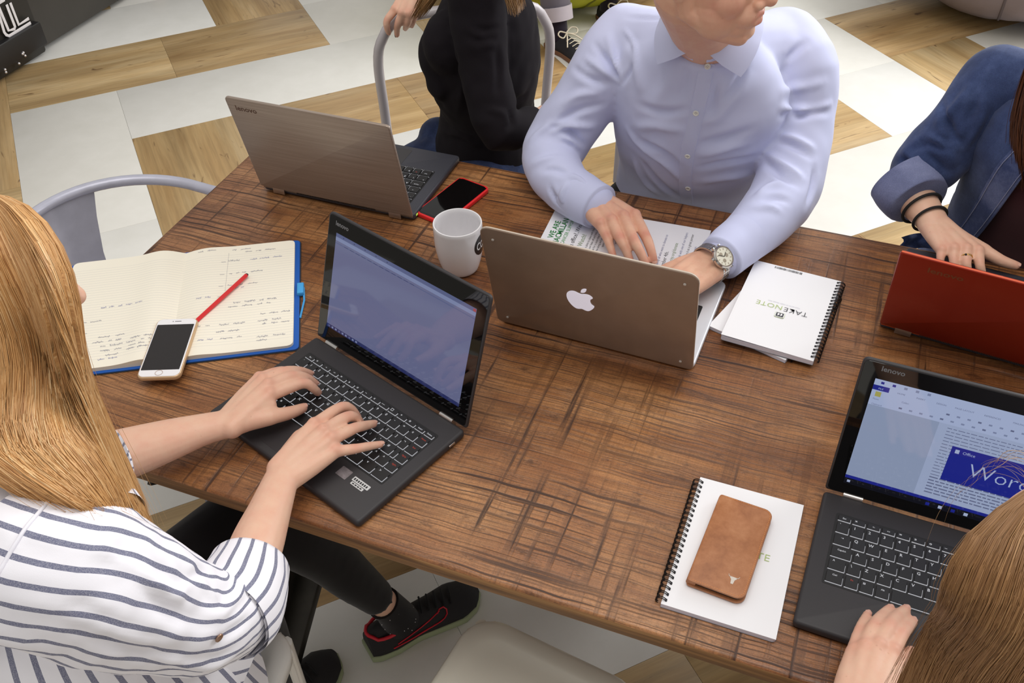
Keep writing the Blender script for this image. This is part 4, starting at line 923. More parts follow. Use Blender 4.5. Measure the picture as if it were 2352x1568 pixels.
class Surf:
    """a fused or lofted cloth surface that can be creased and probed"""
    def __init__(s, v, f, n=None): s.v = np.array(v, float); s.f = f; s.refresh(n)
    def refresh(s, n=None):
        me = bpy.data.meshes.new('q'); me.from_pydata([tuple(p) for p in s.v], [], s.f); me.update()
        a = np.empty(len(s.v) * 3, np.float32); me.vertices.foreach_get('normal', a); s.n = a.reshape(-1, 3).astype(float); bpy.data.meshes.remove(me)
        s.bvh = BVHTree.FromPolygons([tuple(p) for p in s.v], s.f)
    def hit(s, px, py):
        d = Vector(ray(px, py)).normalized(); p, n, i, _ = s.bvh.ray_cast(V(CAM), d)
        if p is None:
            # just beside the outline: nearest point to the sight line
            q = V(CAM) + d * 1.6; p, n, i, _ = s.bvh.find_nearest(q)
        if n.dot(d) > 0: n = -n
        return p, n
    def fold(s, pts, h, w):
        """ridge (h > 0) or crease (h < 0) along a line seen at these pixels, soft at its ends"""
        P = [np.array(s.hit(*q)[0]) for q in pts]
        P = np.array(spline(P, 7)) if len(P) > 2 else np.array([P[0] + (P[-1] - P[0]) * t for t in np.linspace(0, 1, 7)])
        best = np.full(len(s.v), 1e9); par = np.zeros(len(s.v))
        for k in range(6):
            a, b = P[k], P[k + 1]; ab = b - a; t = np.clip(((s.v - a) @ ab) / max(ab @ ab, 1e-12), 0, 1)
            d2 = ((s.v - a - t[:, None] * ab) ** 2).sum(1); m = d2 < best; best[m] = d2[m]; par[m] = (k + t[m]) / 6
        env = np.sin(np.clip(par, 0.02, 0.98) * PI) ** 0.6
        g = np.exp(-best / (w * w)) - 0.45 * np.exp(-best / (4.5 * w * w))
        s.v += s.n * (h * env * g)[:, None]
    def noise(s, amp, scale, seed=0.0, stretch=(1, 1, 1)):
        s.v += s.n * (amp * vnoise(s.v * np.array(stretch), scale, seed))[:, None]
    def build(s, name, ma, parent, uvs=None, mis=None):
        m = MB(); m.add(s.v, s.f, 0, None, uvs)
        if mis: m.mi = mis
        return m.build(name, ma, parent, 180, True)
def fused(mb, voxel, smooth=6): return Surf(*fuse(mb, voxel, smooth)[:2])
def lofted(path_, rad, n=48, up=None, caps=False):
    m = MB(); m.tube(path_, rad, n, None, caps, 0, up); s = Surf(m.v, m.f); s.uvs = [m.uv.get(i) for i in range(len(m.f))]; return s
def strip(sf, pts, wd, th, name, ma, parent, off=0.001, n=24):
    """a flat band laid on a surface along pixels"""
    P = spline([list(sf.hit(*q)[0]) for q in pts], n); N = [sf.bvh.find_nearest(Vector(p))[1] for p in P]; G = []; G2 = []
    for i in range(n):
        t = Vector(P[min(i + 1, n - 1)]) - Vector(P[max(i - 1, 0)]); nn = N[i]
        if nn.dot(V(CAM) - Vector(P[i])) < 0: nn = -nn
        sd = t.cross(nn).normalized(); c = Vector(P[i])
        row = []
        for q in (-1, -0.9, 0, 0.9, 1): 
            e = c + sd * (q * wd / 2); pp, n2, _, _ = sf.bvh.find_nearest(e); n2 = n2 if n2.dot(nn) > 0 else -n2; row.append(pp + n2 * (off + (th if abs(q) < 1 else -0.001)))
        G.append(row)
    m = MB(); m.grid(G); o = m.build(name, ma, parent, 60, True); return o
def head(mb, O, f, l, u, s=1.0, ears=True):
    """O between the ears; f forward, l to the person's left, u up"""
    Rm = Matrix((f, l, u)).transposed(); q = lambda a, b, c: O + f * (a * s) + l * (b * s) + u * (c * s)
    E = lambda a, b, c, r: mb.ell(q(a, b, c), tuple(x * s for x in r), None, 20, 14, 0, Rm)
    E(-0.018, 0, 0.045, (0.098, 0.076, 0.085)); E(0.028, 0, -0.02, (0.064, 0.064, 0.088)); E(0.045, 0, 0.045, (0.052, 0.060, 0.055))
    for k in (-1, 1):
        mb.capsule([q(-0.012, k * 0.056, -0.018), q(-0.006, k * 0.052, -0.058), q(0.040, k * 0.034, -0.092), q(0.072, k * 0.012, -0.106)], [0.020 * s, 0.019 * s, 0.018 * s, 0.017 * s], 12)
        E(0.052, k * 0.034, -0.036, (0.032, 0.028, 0.034)); E(0.060, k * 0.034, 0.022, (0.026, 0.026, 0.010)); E(0.098, k * 0.0125, -0.046, (0.0105, 0.0085, 0.0085))
        if ears: E(-0.012, k * 0.078, -0.004, (0.017, 0.008, 0.031))
    E(0.074, 0, -0.101, (0.020, 0.022, 0.016)); E(0.072, 0, -0.066, (0.030, 0.040, 0.030)); E(0.055, 0, -0.085, (0.040, 0.042, 0.030))
    mb.capsule([q(0.086, 0, 0.018), q(0.103, 0, -0.020), q(0.112, 0, -0.038)], [0.0095 * s, 0.0105 * s, 0.0125 * s], 12)
    for zz, r, ff in ((-0.0640, 0.0064, 0.1000), (-0.0775, 0.0076, 0.0975)):
        mb.capsule([q(ff - 0.020, -0.025, -0.070), q(ff - 0.004, -0.012, zz), q(ff, 0, zz), q(ff - 0.004, 0.012, zz), q(ff - 0.020, 0.025, -0.070)], [0.0035 * s, r * s, r * s, r * s, 0.0035 * s], 10)
    return q
def eyes(q, parent, f, s=1.0):
    for k in (-1, 1):
        c = q(0.072, k * 0.032, 0.004); m = MB(); m.ell(c, 0.0125 * s, None, 16, 12); m.ell(c + f * 0.0072 * s, 0.0062 * s, None, 12, 8, 1)
        m.build('eye', [mat('eye_white', rgb(232, 228, 224), 0.2), mat('iris', rgb(70, 86, 96), 0.15)], parent, 180, True)
def hair_mat(name, dark, mid, light, rough=0.38):
    t = NT(name); u = t.n('ShaderNodeUVMap'); mp = t.n('ShaderNodeMapping'); mp.inputs['Scale'].default_value = (170, 0.9, 1); t.l(u.outputs[0], mp.inputs[0])
    f = t.noise(mp.outputs[0], 1.0, 3, 0.6); m2 = t.n('ShaderNodeMapping'); m2.inputs['Scale'].default_value = (9, 1.2, 1); t.l(u.outputs[0], m2.inputs[0]); g = t.noise(m2.outputs[0], 1.0, 2, 0.5)
    fac = t.math('ADD', t.math('MULTIPLY', f, 0.45), t.math('MULTIPLY', g, 0.55))
    t.l(t.ramp(fac, [(0.36, dark), (0.52, mid), (0.68, light)]), t.b.inputs['Base Color']); t.set(Roughness=rough); t.b.inputs['Specular IOR Level'].default_value = 0.45
    t.b.inputs['Anisotropic'].default_value = 0.5; return t.m
def hair(parent, guides, ma, n, rad=0.0006, depth=0.02, spread=0.004, seg=15, under=0.006, fly=0.05, flyamp=0.02, seed=1, tip=0.12, sheet=True, wave=0.004, relax=12, centre=None):
    """guides: rows of world points from root to tip, side by side -> a back sheet plus n loose strands"""
    rng = np.random.RandomState(seed); G = np.array([spline(g, seg) for g in guides]); K = len(G)
    for k in range(2 * relax): G[:, 1:-1] += (0.5, -0.51)[k % 2] * (0.5 * (G[:, 2:] + G[:, :-2]) - G[:, 1:-1])      # evens out kinks without shrinking
    fine = 40; U = np.linspace(0, K - 1, fine); S_ = np.stack([np.array([spline(G[:, j], fine) for j in range(seg)])[:, i] for i in range(fine)])   # fine x seg x 3
    du = np.gradient(S_, axis=0); dv = np.gradient(S_, axis=1); N = np.cross(du, dv); N /= np.maximum(np.linalg.norm(N, axis=2, keepdims=True), 1e-9)
    view = CAM - S_; sgn = np.sign((N * view).sum(2).mean()); N *= sgn if sgn else 1
    if centre is not None: N *= np.where((N * (S_ - np.array(centre))).sum(2, keepdims=True) < 0, -1, 1)
    m = MB()
    if sheet:
        for off in (under,):
            bump = np.array([noise.noise(Vector((i * 0.9, 0.0, seed))) for i in range(fine)])[:, None, None] * 0.003
            Q = S_ - N * (off + 0.003) + N * bump; m.grid([[tuple(p) for p in r] for r in Q], 0, None, False)
            Q2 = S_ - N * (off + 0.016); m.grid([[tuple(p) for p in r] for r in Q2], 0, None, True)
            for r in (0, -1): m.grid([[tuple(p) for p in Q[r]], [tuple(p) for p in Q2[r]]])
    vs = []; fs = []; uvs = []; base = len(m.v); t = np.linspace(0, 1, seg)
    for k in range(n):
        u = rng.rand() * (fine - 1); i = min(int(u), fine - 2); fr_ = u - i; c = S_[i] * (1 - fr_) + S_[i + 1] * fr_; nn = N[i] * (1 - fr_) + N[i + 1] * fr_; tt = du[i] / np.maximum(np.linalg.norm(du[i], axis=1, keepdims=True), 1e-9)
        d = rng.rand() ** 1.5 * depth; flyer = rng.rand() < fly
        amp = flyamp if flyer else spread; ph = rng.rand() * 6.28; q = rng.randn(4)
        off = nn * (-(d) + 0.001)[None] if False else nn * (0.0015 - d) + tt * (amp * (q[0] * t + q[1] * t ** 2 * 0.8))[:, None] + nn * ((amp * 0.6 * abs(q[2]) * t ** 1.3) if flyer else (wave * 0.4 * np.sin(t * 7 + ph)))[:, None] + tt * (wave * np.sin(t * 5.0 + ph))[:, None]
        L = 1 - rng.rand() ** 2 * tip; P = c + off
        if L < 1: x = t * L * (seg - 1); a = np.minimum(x.astype(int), seg - 2); P = P[a] * (1 - (x - a))[:, None] + P[a + 1] * (x - a)[:, None]
        T = np.gradient(P, axis=0); T /= np.maximum(np.linalg.norm(T, axis=1, keepdims=True), 1e-9); sd = np.cross(T, nn); sd /= np.maximum(np.linalg.norm(sd, axis=1, keepdims=True), 1e-9); n2 = np.cross(sd, T)
        rr = (rad * (0.6 + 0.8 * rng.rand()) * (0.45 if flyer else 1.0)) * np.minimum(1, (1.02 - t) * 5 + 0.12); b = base + len(vs)
        for a_ in (0.0, 2.094, 4.189): vs_ = P + sd * (rr * math.cos(a_))[:, None] * 1.3 + n2 * (rr * math.sin(a_))[:, None]; vs += [tuple(p) for p in vs_]
        uu = rng.rand()
        for e in range(3):
            e2 = (e + 1) % 3
            for j in range(seg - 1):
                fs.append((b + e * seg + j, b + e2 * seg + j, b + e2 * seg + j + 1, b + e * seg + j + 1)); uvs.append(((uu, t[j]), (uu, t[j]), (uu, t[j + 1]), (uu, t[j + 1])))
    nf = len(m.f); m.v += vs; m.f += fs; m.mi += [0] * len(fs)
    for k, q in enumerate(uvs): m.uv[nf + k] = q
    return m.build('hair', ma, parent, 180, True, kind='stuff')
def on_ball(px, py, O, r):
    """nearest crossing of the sight line with a ball, or the ball point closest to it"""
    d = ray(px, py); d = d / np.linalg.norm(d); oc = np.array(O) - CAM; t = oc @ d; m = oc @ oc - t * t
    if m < r * r: return CAM + d * (t - math.sqrt(r * r - m))
    p = CAM + d * t; return np.array(O) + (p - np.array(O)) * (r / math.sqrt(m)) if m > (1.35 * r) ** 2 else p
def shoe(parent, heel, direc, L, W, upper, solec, trim=None, side=1, lift=0.0):
    """heel point on the floor, toe direction; side = which flank shows the curved mark"""
    d = Vector((direc[0], direc[1], 0)).normalized(); fr_ = frame((heel[0], heel[1], lift), d, (-d.y, d.x, 0)); X = [0, .06, .2, .4, .6, .78, .92, 1.0]
    hw = [0.50, .66, .76, .70, .86, 1.0, .78, .22]; top = [0.075, 0.085, 0.088, 0.080, 0.066, 0.052, 0.044, 0.026]
    m = MB(); G = []
    for x, h, t in zip(*[np.interp(np.linspace(0, 1, 22), X, q) for q in (X, hw, top)]):
        row = []; w2 = h * W / 2
        for j in range(20):
            a = 2 * PI * j / 20; y = math.cos(a); z = math.sin(a); zz = 0.012 + (max(z, 0) ** 0.8) * (t - 0.012) if z > 0 else 0.012
            row.append((x * L, y * w2 * (1 if z <= 0.3 else (1 - 0.30 * (z - 0.3))), zz))
        G.append(row)
    m.grid(G, 0, fr_, False, True); m.add([fr_ @ Vector(p) for p in G[0]], [tuple(range(20))]); m.add([fr_ @ Vector(p) for p in G[-1]], [tuple(range(19, -1, -1))])
    o = m.build('shoe', upper, parent, 180, True)
    out = [(x * L * 1.02 - 0.004, -h * W / 2 * 1.05) for x, h in zip(np.linspace(0, 1, 20), np.interp(np.linspace(0, 1, 20), X, hw))]; out = out + [(x, -y) for x, y in out[::-1]]
    s = MB(); s.prism(out, 0.001, 0.021, fr_, 0.004, 2); s.build('sole', solec, o, 40, True)
    lc = MB()
    for k in range(5):
        x = L * (0.46 + 0.065 * k); zt = np.interp(x / L, X, top) + 0.002; ww = W * 0.20
        lc.tube([fr_ @ Vector((x, -ww, zt - 0.006)), fr_ @ Vector((x + 0.006, 0, zt + 0.003)), fr_ @ Vector((x + 0.012, ww, zt - 0.006))], 0.0022, 6)
    if trim:
        tm = MB(); ring = []
        for a in np.linspace(0, 2 * PI, 25)[:-1]: x = L * 0.205 + math.cos(a) * L * 0.195; y = math.sin(a) * W * 0.31; ring.append(fr_ @ Vector((x, y, 0.080 + 0.006 * max(0, math.cos(a)) - 0.005 * max(0, -math.cos(a)) - (0.010 if abs(math.sin(a)) > 0.6 else 0))))
        tm.tube(ring, 0.0038, 8, None, False, 0, None, True)
        def fl(x, z):
            h = np.interp(x, X, hw) * W / 2; t = np.interp(x, X, top); zz = min(max((z - 0.012) / (t - 0.012), 0), 1) ** 1.25; y = math.sqrt(max(0, 1 - zz * zz)) * h * (1 - 0.30 * max(zz - 0.3, 0)) + 0.0012; return fr_ @ Vector((x * L, side * y, z))
        sw = [(0.20, 0.040), (0.34, 0.043), (0.48, 0.050), (0.60, 0.056), (0.635, 0.052), (0.62, 0.045), (0.56, 0.040)]
        tm.tube(spline([list(fl(x, z)) for x, z in sw[:4]], 12), 0.0014, 6); tm.tube(spline([list(fl(x, z)) for x, z in [(0.16, 0.032), (0.30, 0.031), (0.46, 0.034), (0.60, 0.040), (0.655, 0.047), (0.655, 0.055), (0.61, 0.058), (0.575, 0.054)]], 18), 0.0016, 6)
        tm.build('red_trim', trim, o, 60, True)
    return o, lc, fr_

# ------------------------------------------------------------------ the woman in the striped shirt, left front
def woman_striped():
    p = person('woman with long strawberry blonde hair and striped shirt typing on the black laptop', (-0.78, 0.45, 0)); fine = MB(); co = MB(); nails = []
    fl = hand(fine, (527, 972, 0.800), [[(622, 906, .812), (696, 880, .806), (719, 891, .792), (730, 901, .777)], [(618, 885, .815), (672, 864, .812), (704, 868, .797), (723, 880, .779)], [(605, 873, .811), (655, 853, .812), (690, 852, .797), (712, 858, .780)], [(596, 868, .803), (630, 854, .804), (648, 850, .797), (664, 849, .786)]],
              [(570, 966, .800), (622, 957, .797), (668, 947, .786), (695, 937, .777)], 1.0, 0.0205, nails)
    fl += hand(fine, (650, 1090, 0.800), [[(722, 976, .812), (783, 935, .808), (807, 940, .793), (819, 954, .777)], [(744, 990, .815), (798, 957, .810), (818, 961, .794), (827, 970, .777)], [(763, 1008, .811), (812, 984, .806), (838, 977, .792), (858, 973, .778)], [(771, 1036, .803), (817, 1030, .798), (849, 1024, .786), (874, 1020, .776)]],
               [(668, 1040, .795), (690, 1005, .786), (712, 985, .779), (728, 972, .775)], 1.0, 0.0205, nails)
    P, R = path([(200, 1068, .835, .040, .038), (300, 1038, .815, .038, .034), (400, 1006, .803, .032, .027), (470, 985, .800, .026, .021), (527, 972, .800, .0235, .018)], 16); fine.capsule(P, R, 20)
    P, R = path([(560, 1340, .800, .032, .032), (588, 1255, .797, .035, .033), (620, 1170, .797, .029, .026), (640, 1115, .799, .0255, .020), (650, 1090, .800, .0235, .0185)], 16); fine.capsule(P, R, 20)
    # head, face turned to the screen, and the clothed rest
    f = Vector((0.40, 0.89, -0.20)).normalized(); l = Vector((0, 0, 1)).cross(f).normalized(); u = f.cross(l); O = V(at(193, 674, 1.118)) - f * (0.122 * .92) + u * (0.038 * .92); q = head(fine, O, f, l, u, 0.92); O = Vector((-0.850, 0.534, 1.170))
    fine.capsule([Vector((-0.785, 0.44, 1.05)), O - f * 0.02 - u * 0.05], [0.052, 0.050], 16)
    S1, S2 = Vector((-0.640, 0.350, 1.000)), Vector((-0.945, 0.435, 1.0)); FD = (0.27, 0.96, 0)
    co.tube(*wpath([(-.80, .36, .50, .13, .10), (-.80, .36, .70, .11, .09), (-.793, .375, .90, .12, .08), (-.79, .385, 1.0, .11, .055), (-.79, .39, 1.06, .05, .05)], 12), n=18, up=FD)
    for a, b in ((S1, V(at(545, 1365, .803))), (S2, V(at(120, 1085, .835)))): co.capsule([Vector((-0.79, 0.385, 0.99)), a, b], [0.05, 0.042, 0.028], 12)
    LEGS = [((-0.70, 0.36, 0.53), (-0.728, 0.61, 0.545), (-0.752, 0.650, 0.10)), ((-0.90, 0.40, 0.53), (-0.79, 0.78, 0.53), (-0.652, 0.895, 0.115))]
    for h, k, a in LEGS: co.capsule([h, k, a], [0.062, 0.045, 0.030], 12)
    body(p, fine, co, fl, SKIN); add_nails(nails, p, NAIL)
    eyes(q, p, f, 0.92)
    # trousers
    tr = MB()
    for (h, k, a), e in zip(LEGS, (0.0, 0.045)):
        h, k, a = Vector(h), Vector(k), Vector(a); aa = a + (k - a).normalized() * e
        tr.capsule(*wpath([(*h, .082), (*h.lerp(k, .5), .074), (*k.lerp(h, .08), .062)], 8), n=16); tr.tube(*wpath([(*k.lerp(h, .05), .061), (*k.lerp(a, .3), .056), (*k.lerp(a, .7), .043), (*aa, .036)], 10), n=18)
    tr.ell((-0.80, 0.36, 0.545), (0.17, 0.15, 0.095)); s = fused(tr, 0.008, 5); s.noise(0.003, 9, 3.0); s.build('trousers', cloth('black_jersey', rgb(22, 19, 20), 0.9, 900), p)
    # shoes
    BLK = mat('black_mesh', rgb(28, 24, 25), 0.75, grain=0.5, gscale=700); SOLE = mat('pale_green_sole', rgb(150, 158, 122), 0.6); REDT = mat('red_trim', rgb(206, 22, 42), 0.5)
    o, lc, fr_ = shoe(p, (-0.690, 0.845), (0.60, 0.80), 0.262, 0.098, BLK, SOLE, REDT, -1); lc.build('laces', mat('black_lace', rgb(18, 16, 17), 0.8), o, 60, True)
    sk = MB(); a = Vector((-0.652, 0.895, 0.115)); k = Vector((-0.79, 0.78, 0.53)); d = (k - a).normalized(); sk.tube([Vector((-0.640, 0.905, 0.06)), a, a + d * 0.030], [0.040, 0.034, 0.0345], 18)
    sk.build('sock', cloth('black_sock', rgb(24, 21, 22), 0.9), p, 60, True); dt = MB(); rr = random.Random(4)
    for _ in range(34):
        an = rr.random() * 6.28; h_ = rr.random(); c = Vector((-0.640, 0.905, 0.06)).lerp(a + d * 0.028, h_); sd = d.orthogonal().normalized(); s2 = d.cross(sd); dt.ell(c + (sd * math.cos(an) + s2 * math.sin(an)) * (0.040 - 0.006 * min(h_ * 1.6, 1)), 0.0011, None, 6, 4)
    dt.build('sock_dots', mat('white_dot', rgb(210, 205, 205), 0.6), p, 180, True, kind='stuff')
    o2, lc2, _ = shoe(p, (-0.782, 0.560), (0.10, 0.995), 0.255, 0.098, BLK, SOLE, None); lc2.build('laces', mat('black_lace', rgb(18, 16, 17), 0.8), o2, 60, True)
    # shirt: body with stripes down its length
    SB = striped('striped_body', 38, 0.28); SY = striped('striped_yoke', 29, 0.25); SS = striped('striped_sleeve', 24, 0.26); SC = striped('striped_cuff', 20, 0.27)
    s = lofted(*wpath([(-.765, .395, .535, .215, .185), (-.77, .39, .62, .195, .170), (-.775, .385, .74, .180, .150), (-.785, .38, .86, .180, .135), (-.79, .385, .95, .165, .105), (-.79, .39, 1.0, .12, .075)], 50), n=120, up=FD)
    s.noise(0.008, 9, 1.0, (1, 1, 0.35)); s.noise(0.004, 24, 4.0, (1, 1, 0.4)); s.build('shirt_body', SB, p, s.uvs)
    # yoke across the shoulders, stripes along it
    s = lofted(*wpath([(-1.005, .452, .950, .080, .078), (-.955, .437, .985, .098, .088), (-.875, .414, 1.000, .118, .088), (-.790, .390, 1.002, .126, .084), (-.735, .375, .994, .124, .087), (-.672, .358, .980, .113, .091)], 40), n=110, up=(0, 0, 1))
    s.noise(0.005, 14, 2.0); s.build('shirt_yoke', SY, p, s.uvs)
    # near sleeve
    P, R = path([(25, 1250, 1.012, .083, .085), (75, 1275, 1.004, .088, .090), (130, 1300, .991, .088, .090), (225, 1342, .950, .084, .086), (325, 1385, .900, .076, .078), (415, 1415, .856, .066, .068), (485, 1420, .826, .059, .061), (532, 1390, .809, .054, .055), (552, 1340, .801, .049, .050)], 70)
    s = lofted(P, R, n=110, up=(0, 0, 1))
    for pts, h, w_ in [([(300, 1290), (400, 1370), (430, 1345)], -.008, .008), ([(420, 1330), (475, 1310)], .008, .008), ([(440, 1310), (500, 1380)], -.008, .007), ([(330, 1500), (480, 1530), (560, 1480)], -.008, .009), ([(180, 1430), (300, 1490), (420, 1510)], .008, .011), ([(130, 1300), (260, 1400), (420, 1460)], -.004, .010), ([(100, 1380), (260, 1450), (400, 1490)], -.006, .009),
                       ([(300, 1340), (420, 1420), (500, 1430)], .006, .010), ([(470, 1420), (520, 1400), (560, 1340)], -.007, .007), ([(500, 1470), (570, 1420)], .006, .007), ([(200, 1240), (300, 1300)], -.004, .008), ([(60, 1240), (140, 1330)], .004, .008), ([(350, 1300), (400, 1330), (440, 1380)], .006, .007)]: s.fold(pts, h, w_)
    s.noise(0.0045, 22, 6.0); s.noise(0.002, 55, 3.0); s.build('sleeve', SS, p, s.uvs); s.refresh(); near = s
    sm = MB(); sm.tube([tuple(q_) for q_ in s.v[770:880:1]], 0.0022, 6, None, False, 0, None, True); sm.build('shoulder_seam', cloth('shirt_white', rgb(240, 238, 246), .85), p, 180, True)
    P, R = path([(200, 1078, .90, .066, .060), (160, 1085, .87, .058, .055), (220, 1068, .840, .050, .048), (262, 1055, .828, .046, .043)], 24); P = [S2, S2.lerp(P[0], .5)] + P; R = [(.075, .075), (.07, .066)] + R
    s = lofted(P, R, n=60, up=(0, 0, 1)); s.noise(0.003, 20, 8.0); s.build('sleeve', SS, p, s.uvs)
    # rolled cuff, tab and button
    P, R = path([(512, 1420, .816, .060, .062), (545, 1376, .806, .0615, .0615), (566, 1326, .799, .054, .055), (575, 1296, .797, .050, .051)], 18); P = P + P[::-1]; R = R + [(a - .004, b - .004) for a, b in R[::-1]]
    s = lofted(P, R, n=80, up=(0, 0, 1)); s.fold([(485, 1350), (520, 1390), (560, 1430)], -.006, .005); s.fold([(520, 1300), (560, 1350), (590, 1400)], .003, .006); s.noise(0.003, 26, 9.0); s.build('cuff', SC, p, s.uvs)
    c, n = near.hit(500, 1462); b = MB(); fr_ = frame(c + n * 0.001, n.orthogonal(), n.cross(n.orthogonal())); b.lathe([(0, 0), (.0045, 0), (.0055, .0012), (.0050, .0024), (.0034, .0016), (0, .0014)], 18, fr_); b.build('button', mat('bronze_button', rgb(150, 118, 96), 0.3, 0.5), p, 60, True)
    # shirt tail hanging past the cuff
    RE = spline([list(at(*q_)) for q_ in ((605, 1365, .720), (624, 1388, .700), (602, 1455, .665), (562, 1568, .625), (530, 1650, .595))], 26); LE = spline([list(at(*q_)) for q_ in ((440, 1430, .775), (425, 1470, .765), (415, 1540, .735), (400, 1620, .70), (385, 1700, .67))], 26); G = []
    for i in range(26):
        row = []
        for j in range(18):
            q_ = j / 17; a = LE[i] * (1 - q_) + RE[i] * q_ + np.array([0, 0, .022 * math.sin(q_ * PI) + .006 * math.sin(q_ * 9 + i * .25)]); row.append(tuple(a))
        G.append(row)
    m = MB(); m.grid(G)
    for i in m.uv: m.uv[i] = tuple((b + a * .05, a) for a, b in m.uv[i])
    m.build('shirt_tail', striped('striped_tail', 9, 0.27), p, 180, True)
    # hair
    oB = (O.x, O.y, O.z); B = lambda x, y, r=0.124: on_ball(x, y, oB, r)
    g = [[B(-25, 446), at(58, 462, 1.290), at(128, 540, 1.272), at(170, 625, 1.242), at(186, 715, 1.192), at(192, 800, 1.140), at(214, 885, 1.090), at(254, 975, 1.045), at(290, 1060, 1.015), at(322, 1140, .985), at(350, 1212, .952)],
         [B(-28, 446), at(20, 472, 1.292), at(75, 560, 1.285), at(124, 680, 1.250), at(152, 790, 1.195), at(180, 880, 1.140), at(220, 965, 1.090), at(262, 1050, 1.045), at(300, 1120, 1.012), at(328, 1170, .985), at(342, 1208, .962)],
         [B(-30, 446), B(-8, 490), B(28, 590), B(76, 730), B(114, 845), at(152, 938, 1.118), at(202, 1020, 1.090), at(252, 1090, 1.056), at(292, 1148, 1.022), at(318, 1182, .995), at(333, 1206, .972)],
         [B(-32, 446), B(-45, 510), B(-25, 630), B(22, 785), at(70, 900, 1.140), at(115, 980, 1.122), at(170, 1048, 1.100), at(225, 1108, 1.068), at(272, 1156, 1.035), at(302, 1184, 1.005), at(321, 1205, .980)],
         [B(-34, 446), B(-85, 530), B(-75, 680), B(-32, 835), at(18, 938, 1.136), at(76, 1012, 1.124), at(135, 1072, 1.106), at(195, 1124, 1.078), at(248, 1164, 1.048), at(284, 1188, 1.018), at(306, 1204, .990)],
         [B(-36, 446), B(-130, 560), B(-125, 740), B(-85, 885), at(-30, 975, 1.132), at(36, 1042, 1.122), at(100, 1092, 1.108), at(162, 1134, 1.088), at(222, 1170, 1.060), at(262, 1188, 1.030), at(288, 1202, 1.002)],
         [B(-38, 446), B(-175, 600), B(-175, 800), at(-140, 930, 1.140), at(-78, 1005, 1.130), at(-5, 1060, 1.120), at(62, 1104, 1.110), at(130, 1142, 1.094), at(196, 1174, 1.070), at(238, 1190, 1.042), at(268, 1200, 1.015)],
         [B(-40, 446), B(-225, 620), B(-235, 800), at(-215, 920, 1.135), at(-170, 1000, 1.125), at(-100, 1050, 1.118), at(-40, 1090, 1.115), at(25, 1125, 1.102), at(90, 1156, 1.082), at(140, 1174, 1.062), at(180, 1188, 1.04)]]
    HM = hair_mat('strawberry_blonde', rgb(158, 106, 58), rgb(212, 162, 104), rgb(246, 218, 170)); hair(p, g, HM, 5200, 0.00046, 0.012, 0.0050, 16, 0.004, 0.02, 0.014, 11, 0.08, wave=0.0012)
    m = MB(); m.ell(q(-.030, 0, .035), (.096 * .92, .084 * .92, .096 * .92), None, 24, 16, 0, Matrix((f, l, u)).transposed()); fused(m, .006, 3).build('hair_cap', mat('strawberry_cap', rgb(176, 116, 62), .55, grain=.8, gscale=240), p)
    # far side of the head
    g2 = [[np.array(O + f * a + l * b + u * c) for a, b, c in row] for row in (
        [(-.02, 0, .128), (-.01, .07, .10), (-.01, .105, .0), (-.02, .105, -.10), (-.03, .10, -.18), (-.03, .09, -.25)],
        [(-.05, .0, .125), (-.06, .07, .09), (-.07, .095, .0), (-.08, .095, -.10), (-.08, .09, -.17), (-.08, .08, -.22)], [(-.08, -.01, .105), (-.112, .05, .06), (-.122, .06, -.02), (-.122, .06, -.10), (-.115, .05, -.15), (-.115, .04, -.19)])]
    hair(p, g2, HM, 400, 0.0008, 0.01, 0.004, 14, 0.003, 0.02, 0.01, 12)
woman_striped()

